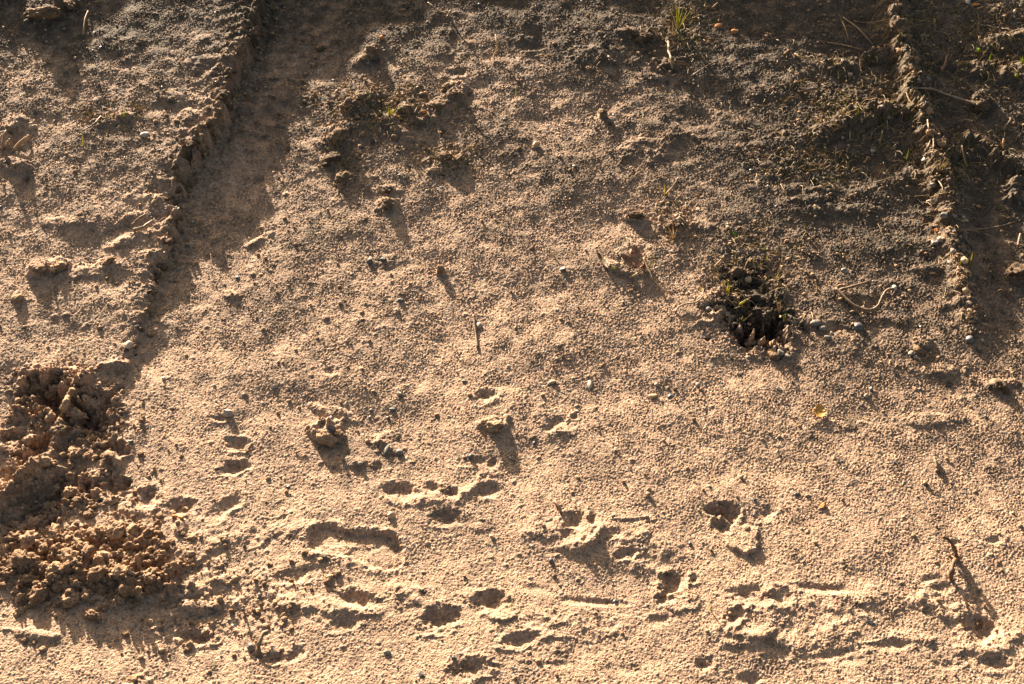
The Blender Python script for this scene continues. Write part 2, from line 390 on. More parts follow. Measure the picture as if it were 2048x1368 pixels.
def bil(A, x, y):
    u = np.clip((x - X0) / G, 0, NX - 1.001); v = np.clip((y - Y0) / G, 0, NY - 1.001)
    i, j = u.astype(np.int32), v.astype(np.int32)
    a, b = u - i, v - j
    return (A[j, i] * (1 - a) + A[j, i + 1] * a) * (1 - b) + (A[j + 1, i] * (1 - a) + A[j + 1, i + 1] * a) * b

def hz(x, y):
    """height of the finished ground"""
    x, y = np.asarray(x, float), np.asarray(y, float)
    return macro(x, y) + bil(D, x, y)

# ------------------------------------------------------------------ ground mesh: fine where seen, widening to the horizon
NU, NV = 1290, 985
steps = np.linspace(1.0, 1.75, NV - 1)
vfine = -.79 + np.concatenate([[0], np.cumsum(steps)]) * (1.99 / steps.sum())
dv0, dv1 = vfine[1] - vfine[0], vfine[-1] - vfine[-2]
def grow(d0, ratio, far):
    t, d, o = 0., d0, []
    while t < far:
        d *= ratio
        t += d
        o.append(t)
    return np.array(o)
vy = np.concatenate([vfine[0] - grow(dv0, 1.5, 60)[::-1], vfine, vfine[-1] + grow(dv1, 1.12, 60)])
ug = grow(.0016, 1.6, 60)
hw = np.interp(vy, [-.79, 1.2], [.91, 1.43])
uf = np.linspace(-1, 1, NU)
VX = np.concatenate([-(hw[:, None] + ug[::-1][None]), hw[:, None] * uf[None], hw[:, None] + ug[None]], axis=1)
VY = np.repeat(vy[:, None], VX.shape[1], axis=1)
nv, nu = VX.shape
jit = np.random.default_rng(71)
cell = np.minimum(.0016, .0016 + 0 * VX)
VX = VX + jit.uniform(-.3, .3, VX.shape) * cell
VY = VY + jit.uniform(-.3, .3, VX.shape) * cell
inb = (VX > X0) & (VX < X1) & (VY > Y0) & (VY < Y1)
VZ = macro(VX, VY) + np.where(inb, bil(D, VX, VY), 0)
far = np.hypot(VX, VY)
VZ = VZ + .02 * sstep(2, 6, far) * np.sin(VX * 1.3) * np.cos(VY * 1.7)
VZ = np.where(far > 8, VZ * (1 - sstep(8, 20, far)), VZ)
co = np.stack([VX, VY, VZ], -1).reshape(-1, 3).astype(np.float32)
idx = np.arange(nv * nu, dtype=np.int32).reshape(nv, nu)
quads = np.stack([idx[:-1, :-1], idx[:-1, 1:], idx[1:, 1:], idx[1:, :-1]], -1).reshape(-1, 4)
me = bpy.data.meshes.new('ground')
me.vertices.add(len(co)); me.vertices.foreach_set('co', co.ravel())
me.loops.add(quads.size); me.loops.foreach_set('vertex_index', quads.ravel())
me.polygons.add(len(quads)); me.polygons.foreach_set('loop_start', np.arange(0, quads.size, 4, dtype=np.int32))
me.update(calc_edges=True)
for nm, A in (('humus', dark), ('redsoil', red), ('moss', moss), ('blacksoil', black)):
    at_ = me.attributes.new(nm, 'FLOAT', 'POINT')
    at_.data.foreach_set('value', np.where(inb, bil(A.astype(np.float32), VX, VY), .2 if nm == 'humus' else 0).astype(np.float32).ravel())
ground = bpy.data.objects.new('ground', me)
ground['kind'] = 'structure'
COL.objects.link(ground)

# ------------------------------------------------------------------ materials
class NT:
    def __init__(s, name):
        s.m = bpy.data.materials.new(name); s.m.use_nodes = True
        s.t = s.m.node_tree; s.t.nodes.clear()
        s.out = s.t.nodes.new('ShaderNodeOutputMaterial')
        s.b = s.t.nodes.new('ShaderNodeBsdfPrincipled')
        s.t.links.new(s.b.outputs[0], s.out.inputs[0])
        s.co = s.t.nodes.new('ShaderNodeTexCoord').outputs['Object']
    def put(s, sock, v):
        if isinstance(v, bpy.types.NodeSocket):
            s.t.links.new(v, sock)
        elif isinstance(v, (tuple, list)) and len(v) == 3 and sock.type == 'RGBA':
            sock.default_value = (*v, 1)
        else:
            sock.default_value = v
    def noise(s, scale, detail=3, rough=.55, co=None):
        n = s.t.nodes.new('ShaderNodeTexNoise'); s.put(n.inputs['Vector'], co or s.co)
        n.inputs['Scale'].default_value = scale; n.inputs['Detail'].default_value = detail; n.inputs['Roughness'].default_value = rough
        return n.outputs['Fac']
    def cells(s, scale):
        n = s.t.nodes.new('ShaderNodeTexVoronoi'); s.put(n.inputs['Vector'], s.co); n.inputs['Scale'].default_value = scale
        sep = s.t.nodes.new('ShaderNodeSeparateColor'); s.t.links.new(n.outputs['Color'], sep.inputs[0])
        return sep.outputs[0], sep.outputs[1], n.outputs['Distance']
    def attr(s, name):
        n = s.t.nodes.new('ShaderNodeAttribute'); n.attribute_name = name
        return n.outputs['Fac']
    def math(s, op, a, b=0.0, clamp=False):
        n = s.t.nodes.new('ShaderNodeMath'); n.operation = op; n.use_clamp = clamp
        s.put(n.inputs[0], a); s.put(n.inputs[1], b)
        return n.outputs[0]
    def rng(s, v, a, b, c=0., d=1.):
        n = s.t.nodes.new('ShaderNodeMapRange'); n.clamp = True
        s.put(n.inputs['Value'], v)
        for k, q in zip(('From Min', 'From Max', 'To Min', 'To Max'), (a, b, c, d)):
            n.inputs[k].default_value = q
        return n.outputs[0]
    def mix(s, f, a, b, mode='MIX'):
        n = s.t.nodes.new('ShaderNodeMix'); n.data_type = 'RGBA'; n.blend_type = mode
        s.put(n.inputs[0], f); s.put(n.inputs[6], a); s.put(n.inputs[7], b)
        return n.outputs[2]
    def bump(s, h, dist, strength=1.0):
        n = s.t.nodes.new('ShaderNodeBump'); s.put(n.inputs['Height'], h)
        n.inputs['Distance'].default_value = dist; n.inputs['Strength'].default_value = strength
        s.t.links.new(n.outputs[0], s.b.inputs['Normal'])
    def done(s, col, rough=.9, spec=.25):
        s.put(s.b.inputs['Base Color'], col); s.put(s.b.inputs['Roughness'], rough)
        s.b.inputs['Specular IOR Level'].default_value = spec
        return s.m

def soil_material():
    n = NT('sandy_soil')
    c = n.mix(n.rng(n.noise(9, 4), .35, .65), (.47, .312, .212), (.40, .267, .187))
    c = n.mix(n.rng(n.noise(70, 3), .45, .75, 0, .5), c, (.33, .225, .148))
    hum_shade = n.math('MULTIPLY', n.attr('humus'), n.rng(n.noise(45, 4, .6), .25, .6, .72, 1.15), True)
    c = n.mix(hum_shade, c, (.115, .086, .062))  # dark organic soil and painted shade share this tone
    c = n.mix(n.math('MULTIPLY', n.attr('redsoil'), n.rng(n.noise(60, 3), .3, .6, .4, .9), True), c, (.27, .175, .106))
    c = n.mix(n.math('MULTIPLY', n.attr('blacksoil'), n.rng(n.noise(80, 3), .35, .55, .5, 1.0), True), c, (.058, .045, .037))
    c = n.mix(n.math('MULTIPLY', n.attr('moss'), n.rng(n.noise(160, 3), .45, .62, .1, .85), True), c, (.105, .088, .035))
    r1, r2, dist = n.cells(330)
    c = n.mix(1.0, c, n.mix(r1, (.72, .72, .72), (1.24, 1.22, 1.18)), 'MULTIPLY')
    q1, q2, _ = n.cells(210)
    c = n.mix(n.rng(q1, .93, .935, 0, .5), c, (.07, .055, .048))
    c = n.mix(n.math('MULTIPLY', n.rng(q2, .955, .96, 0, .6), n.math('SUBTRACT', 1.0, hum_shade)), c, (.50, .42, .33))
    n.bump(n.math('ADD', n.noise(560, 3, .6), n.math('MULTIPLY', dist, -.8)), .0020, .9)
    return n.done(c, .85, .22)
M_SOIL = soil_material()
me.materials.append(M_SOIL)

# ================================================================== loose things lying on the ground
def soil_variant(name, c1, c2, scale=60):
    n = NT(name)
    c = n.mix(n.rng(n.noise(scale, 4), .35, .65), c1, c2)
    r1, q, d = n.cells(420)
    c = n.mix(1.0, c, n.mix(r1, (.72, .72, .72), (1.25, 1.23, 1.2)), 'MULTIPLY')
    n.bump(n.math('ADD', n.noise(420, 4, .65), n.math('MULTIPLY', d, -.4)), .0022, .9)
    return n.done(c, .9, .2)
def stone_mat(name, c1, c2, rough=.6, spec=.4, scale=130):
    n = NT(name)
    c = n.mix(n.rng(n.noise(scale, 5, .65), .35, .68), c1, c2)
    n.bump(n.noise(500, 3), .0006, .6)
    return n.done(c, rough, spec)
def plant_mat(name, c1, c2, trans=.45, scale=90):
    n = NT(name)
    c = n.mix(n.rng(n.noise(scale, 3), .35, .65), c1, c2)
    n.done(c, .6, .3)
    if trans:
        t = n.t.nodes.new('ShaderNodeBsdfTranslucent'); n.put(t.inputs[0], c)
        mx = n.t.nodes.new('ShaderNodeMixShader'); mx.inputs[0].default_value = trans
        n.t.links.new(n.b.outputs[0], mx.inputs[1]); n.t.links.new(t.outputs[0], mx.inputs[2])
        n.t.links.new(mx.outputs[0], n.out.inputs[0])
    else:
        n.bump(n.noise(700, 3), .0006, .8)
    return n.m
MT = {
    'sandclod': soil_variant('sandy_clod', (.44, .29, .18), (.30, .19, .115)),
    'redclod': soil_variant('reddish_clod', (.30, .19, .115), (.21, .128, .076)),
    'earth': soil_variant('earthy_clod', (.25, .165, .10), (.15, .10, .062)),
    'darkclod': soil_variant('dark_clod', (.16, .105, .066), (.085, .055, .036)),
    'blackclod': soil_variant('black_peaty_clod', (.045, .035, .028), (.080, .060, .046)),
    'pale': stone_mat('pale_stone', (.42, .34, .26), (.31, .245, .185)),
    'white': stone_mat('white_stone', (.52, .44, .345), (.42, .345, .265), .6),
    'grey': stone_mat('grey_stone', (.15, .13, .112), (.22, .188, .155)),
    'slate': stone_mat('slate_stone', (.085, .083, .085), (.14, .13, .125), .45),
    'tan': stone_mat('tan_stone', (.50, .35, .21), (.40, .26, .15)),
    'orange': stone_mat('brick_orange', (.52, .24, .085), (.42, .17, .06), .8, .2),
    'green': stone_mat('greenish_stone', (.15, .16, .125), (.22, .22, .17)),
    'bark': plant_mat('brown_bark', (.20, .115, .058), (.11, .062, .033), 0),
    'drybark': plant_mat('dry_twig', (.24, .165, .10), (.15, .10, .06), 0),
    'straw': plant_mat('dry_straw', (.55, .40, .22), (.42, .28, .14), .3),
    'root': plant_mat('pale_root', (.34, .245, .16), (.24, .165, .105), 0),
    'grass': plant_mat('fresh_grass', (.22, .27, .035), (.30, .29, .05), .55),
    'sprout': plant_mat('yellow_green_sprout', (.42, .40, .05), (.36, .28, .045), .55),
    'leafgreen': plant_mat('small_green_leaf', (.12, .24, .03), (.18, .28, .04), .5),
    'deadleaf': plant_mat('dead_leaf', (.42, .27, .17), (.30, .15, .095), .35),
    'yellowleaf': plant_mat('yellowed_leaf', (.60, .36, .10), (.50, .27, .06), .3),
    'moss': plant_mat('moss_green', (.15, .16, .035), (.25, .21, .06), .35),
}

def tag(o, label, cat, group=None):
    o['label'] = label
    o['category'] = cat
    if group:
        o['group'] = group
    return o
def mesh_obj(name, verts, faces, mat, loc=(0, 0, 0), parent=None, smooth=True):
    m = bpy.data.meshes.new(name)
    m.from_pydata([tuple(v) for v in verts], [], [tuple(f) for f in faces])
    m.materials.append(MT[mat])
    if smooth:
        m.polygons.foreach_set('use_smooth', [True] * len(m.polygons))
    o = bpy.data.objects.new(name, m)
    o.location = loc
    if parent is not None:
        o.parent = parent
        o.location = (0, 0, 0)
    COL.objects.link(o)
    return o
def empty(name, loc):
    o = bpy.data.objects.new(name, None)
    o.location = loc
    o.empty_display_size = .02
    COL.objects.link(o)
    return o
def at(px, py, lift=0.0):
    """point above the ground (lift in mm) seen at a pixel of the photograph"""
    z = .02
    for _ in range(26):
        p = hit_plane(px, py, z)
        z += .55 * (float(hz(p[0], p[1])) + lift * .001 - z)
    return Vector(hit_plane(px, py, z))
def mmpx(p):
    d = np.array(p) - CAM
    return float(d @ FWD) / FPX           # metres per photo pixel at that point
def upright(px, py, base, lean=0.0):
    d = ray(px, py)
    t = (base.y + lean - CAM[1]) / d[1]
    return Vector(CAM + d * t)

# ---- icosphere template
def ico(sub):
    t = (1 + 5 ** .5) / 2
    v = [Vector(q).normalized() for q in [(-1, t, 0), (1, t, 0), (-1, -t, 0), (1, -t, 0), (0, -1, t), (0, 1, t), (0, -1, -t), (0, 1, -t), (t, 0, -1), (t, 0, 1), (-t, 0, -1), (-t, 0, 1)]]
    f = [(0, 11, 5), (0, 5, 1), (0, 1, 7), (0, 7, 10), (0, 10, 11), (1, 5, 9), (5, 11, 4), (11, 10, 2), (10, 7, 6), (7, 1, 8), (3, 9, 4), (3, 4, 2), (3, 2, 6), (3, 6, 8), (3, 8, 9), (4, 9, 5), (2, 4, 11), (6, 2, 10), (8, 6, 7), (9, 8, 1)]
    for _ in range(sub):
        mid, g = {}, []
        def m(a, b):
            k = (min(a, b), max(a, b))
            if k not in mid:
                mid[k] = len(v); v.append((v[a] + v[b]).normalized())
            return mid[k]
        for a, b, c in f:
            x, y, z = m(a, b), m(b, c), m(c, a)
            g += [(a, x, z), (b, y, x), (c, z, y), (x, y, z)]
        f = g
    return v, f
ICO = [ico(k) for k in range(4)]
rnd = random.Random(5)

def stone(name, px, py, rx, ry, mat, label, cat='stone', group=None, rot=0, thick=.6, sit=.25, angular=True, tilt=0):
    """a pebble or an angular chip; rx, ry are half sizes in photo pixels"""
    p = at(px, py)
    k = mmpx(p)
    a, b = rx * k, ry * k / .78
    c = min(a, b) * thick
    sd = rnd.random() * 50
    v, f = ICO[2 if max(rx, ry) > 3.5 else 1]
    cuts = []
    if angular:
        for _ in range(9):
            n_ = Vector((rnd.gauss(0, 1), rnd.gauss(0, 1), rnd.gauss(0, .8))).normalized()
            cuts.append((n_, rnd.uniform(.58, .86)))
    out = []
    for q in v:
        w = q * (1 + .16 * mnoise.noise(q * 1.3 + Vector((sd, 0, 0))))
        for n_, h in cuts:
            e = w.dot(n_) - h
            if e > 0:
                w = w - n_ * e
        w = w * (1 + .03 * mnoise.noise(q * 5 + Vector((0, sd, 0))))
        out.append((w.x * a, w.y * b, w.z * c))
    o = mesh_obj(name, out, f, mat, smooth=not angular)
    o.rotation_euler = (R(tilt), R(rnd.uniform(-10, 10)), R(-rot))
    o.location = p + Vector((0, 0, c * (1 - 2 * sit) * .8))
    return tag(o, label, cat, group)

def clod_mesh(name, a, b, c, mat, sub=3, amp=1.0):
    v, f = ICO[sub]
    sd = Vector((rnd.random() * 90, rnd.random() * 90, rnd.random() * 90))
    out = []
    for q in v:
        n_ = .55 * mnoise.noise(q * 1.3 + sd) + .34 * mnoise.noise(q * 2.9 + sd) + .22 * mnoise.noise(q * 6.1 + sd) + .12 * mnoise.noise(q * 12 + sd)
        w = q * (1 + amp * n_)
        out.append((w.x * a, w.y * b, w.z * c))
    return mesh_obj(name, out, f, mat)
def clod(px, py, rx, ry, mat, label, group=None, rot=None, sit=.25, name='soil_clod', high=.52):
    p = at(px, py)
    k = mmpx(p)
    a, b = rx * k, ry * k / .78
    c = high * (a * b) ** .5
    o = clod_mesh(name, a, b, c, mat, 3 if max(rx, ry) > 9.5 else 2)
    o.rotation_euler = (R(rnd.uniform(-15, 15)), R(rnd.uniform(-15, 15)), R(-(rot if rot is not None else rnd.uniform(-60, 60))))
    o.location = p + Vector((0, 0, c * (1 - 2 * sit) * .6))
    return tag(o, label, 'clod', group)

def tube_data(pts, r0, r1, sides=7, sub=4, knob=.18, wob=.0, V=None, F=None):
    """smooth tapering stem through pts (Vectors)"""
    V = [] if V is None else V
    F = [] if F is None else F
    P, n = [], len(pts)
    for i in range(n - 1):
        p0, p1, p2, p3 = pts[max(i - 1, 0)], pts[i], pts[i + 1], pts[min(i + 2, n - 1)]
        for s_ in range(sub):
            t = s_ / sub
            P.append(.5 * ((2 * p1) + (p2 - p0) * t + (2 * p0 - 5 * p1 + 4 * p2 - p3) * t * t + (3 * p1 - p0 - 3 * p2 + p3) * t ** 3))
    P.append(pts[-1])
    base, m = len(V), len(P)
    ref = Vector((0, 0, 1))
    for i, p in enumerate(P):
        d = (P[min(i + 1, m - 1)] - P[max(i - 1, 0)])
        d = d.normalized() if d.length > 1e-9 else Vector((1, 0, 0))
        if abs(d.dot(ref)) > .95:
            ref = Vector((1, 0, 0))
        a = d.cross(ref).normalized(); b = d.cross(a)
        t = i / (m - 1)
        rr = (r0 * (1 - t) + r1 * t) * (1 + rnd.uniform(-knob, knob))
        off = a * rnd.uniform(-wob, wob) + b * rnd.uniform(-wob, wob)
        for k in range(sides):
            an = 2 * math.pi * k / sides
            V.append(p + off + (a * math.cos(an) + b * math.sin(an)) * rr * (1 + rnd.uniform(-knob, knob) * .5))
    for i in range(m - 1):
        for k in range(sides):
            x, y = base + i * sides + k, base + i * sides + (k + 1) % sides
            F.append((x, y, y + sides, x + sides))
    F.append(tuple(base + k for k in range(sides))[::-1])
    F.append(tuple(base + (m - 1) * sides + k for k in range(sides)))
    return V, F
def local(V, o):
    return [v - o for v in V]
def twig(name, rows, r0, r1, mat, label, cat='twig', group=None, knob=.3, side=()):
    """rows: (px, py, lift mm); radii in mm; side: further branches [(rows, r0, r1), ...] that are parts named branch"""
    pts = [at(*q) for q in rows]
    o0 = pts[0].copy()
    V, F = tube_data(pts, r0 * .001, r1 * .001, knob=knob, wob=r0 * .0001)
    if not side:
        o = mesh_obj(name, local(V, o0), F, mat, o0)
        return tag(o, label, cat, group)
    e = tag(empty(name, o0), label, cat, group)
    mesh_obj('stem', local(V, o0), F, mat, parent=e)
    for rw, a, b in side:
        V, F = tube_data([at(*q) for q in rw], a * .001, b * .001, knob=knob)
        mesh_obj('branch', local(V, o0), F, mat, parent=e)
    return e

def blade_data(p0, p1, w, bend=.12, seg=6, twist=0., V=None, F=None, face=None):
    """a thin creased blade from p0 to p1, w metres wide at the base"""
    V = [] if V is None else V
    F = [] if F is None else F
    d = p1 - p0
    sd = d.cross(face if face is not None else Vector((.25, 1, .3))).normalized()
    up = sd.cross(d).normalized()
    base = len(V)
    for i in range(seg + 1):
        t = i / seg
        c = p0 + d * t + up * (bend * d.length * math.sin(math.pi * t * .9))
        ww = w * .5 * (1 - t ** 1.8) * (.75 + .5 * math.sin(math.pi * min(1, t * 1.4))) + .00015
        s2 = sd * math.cos(twist * t) + up * math.sin(twist * t)
        u2 = s2.cross(d).normalized()
        V += [c - s2 * ww, c - u2 * ww * .5, c + s2 * ww, c + u2 * ww * .1]
    for i in range(seg):
        for k in range(4):
            x, y = base + i * 4 + k, base + i * 4 + (k + 1) % 4
            F.append((x, y, y + 4, x + 4))
    F += [(base, base + 3, base + 2, base + 1), tuple(base + seg * 4 + k for k in range(4))]
    return V, F
def blade(px0, py0, px1, py1, w, mat, label, name='grass_shoot', cat='grass', group='single green grass shoots', bend=.1, lean=0.0):
    b = at(px0, py0, -1)
    V, F = blade_data(b, upright(px1, py1, b, lean), w * .001, bend)
    return tag(mesh_obj(name, local(V, b), F, mat, b), label, cat, group)
def leaf_data(p, direction, length, width, curl=.25, lobes=0, seg=9):
    """a leaf lying along direction from p, with thickness; lobes > 0 gives a wavy outline"""
    d = direction.normalized()
    s_ = d.cross(Vector((0, 0, 1))).normalized()
    u = s_.cross(d)
    V, F = [], []
    for layer in (0, 1):
        for i in range(seg + 1):
            t = i / seg
            w = width * .5 * math.sin(math.pi * (t ** .8) * .97 + .05)
            if lobes:
                w *= .72 + .28 * abs(math.sin(lobes * math.pi * t)) + rnd.uniform(-.06, .06)
            z = curl * length * (t - .5) ** 2
            for j, q in enumerate((-1, -.5, 0, .5, 1)):
                V.append(p + d * (t * length) + s_ * (q * w) + u * (z + curl * width * .8 * q * q + rnd.uniform(-.03, .03) * width - layer * .0004))
    n = (seg + 1) * 5
    for layer in (0, 1):
        for i in range(seg):
            for j in range(4):
                a = layer * n + i * 5 + j
                f = (a, a + 1, a + 6, a + 5)
                F.append(f if layer == 0 else f[::-1])
    for i in range(seg):
        for j in (0, 4):
            a = i * 5 + j
            F.append((a, a + 5, a + 5 + n, a + n))
    return V, F
def seedling(name, bx, by, stems, leaves, label, cat='plant', group=None):
    """stems: [(px, py, r mm, mat)] tips of stems or blades; leaves: [(px, py, len mm, width mm, mat)]"""
    b = at(bx, by, -1)
    e = tag(empty(name, b), label, cat, group)
    for px, py, r, mat in stems:
        tip = upright(px, py, b, rnd.uniform(-.004, .004))
        mid = (b + tip) * .5 + Vector((rnd.uniform(-.002, .002), rnd.uniform(-.002, .002), 0))
        if mat in ('grass', 'sprout'):
            V, F = blade_data(b, tip, r * .001, .08)
            mesh_obj('blade', local(V, b), F, mat, parent=e)
        else:
            V, F = tube_data([b, mid, tip], r * .0005, r * .0003, 5)
            mesh_obj('stem', local(V, b), F, mat, parent=e)
    for px, py, ln, wd, mat in leaves:
        q = upright(px, py, b, rnd.uniform(-.003, .003))
        d = Vector((rnd.uniform(-1, 1), rnd.uniform(-.4, .6), rnd.uniform(.1, .5)))
        V, F = leaf_data(q - d.normalized() * ln * .0005, d, ln * .001, wd * .001, .2, 0, 5)
        mesh_obj('leaf', local(V, b), F, mat, parent=e)
    return e

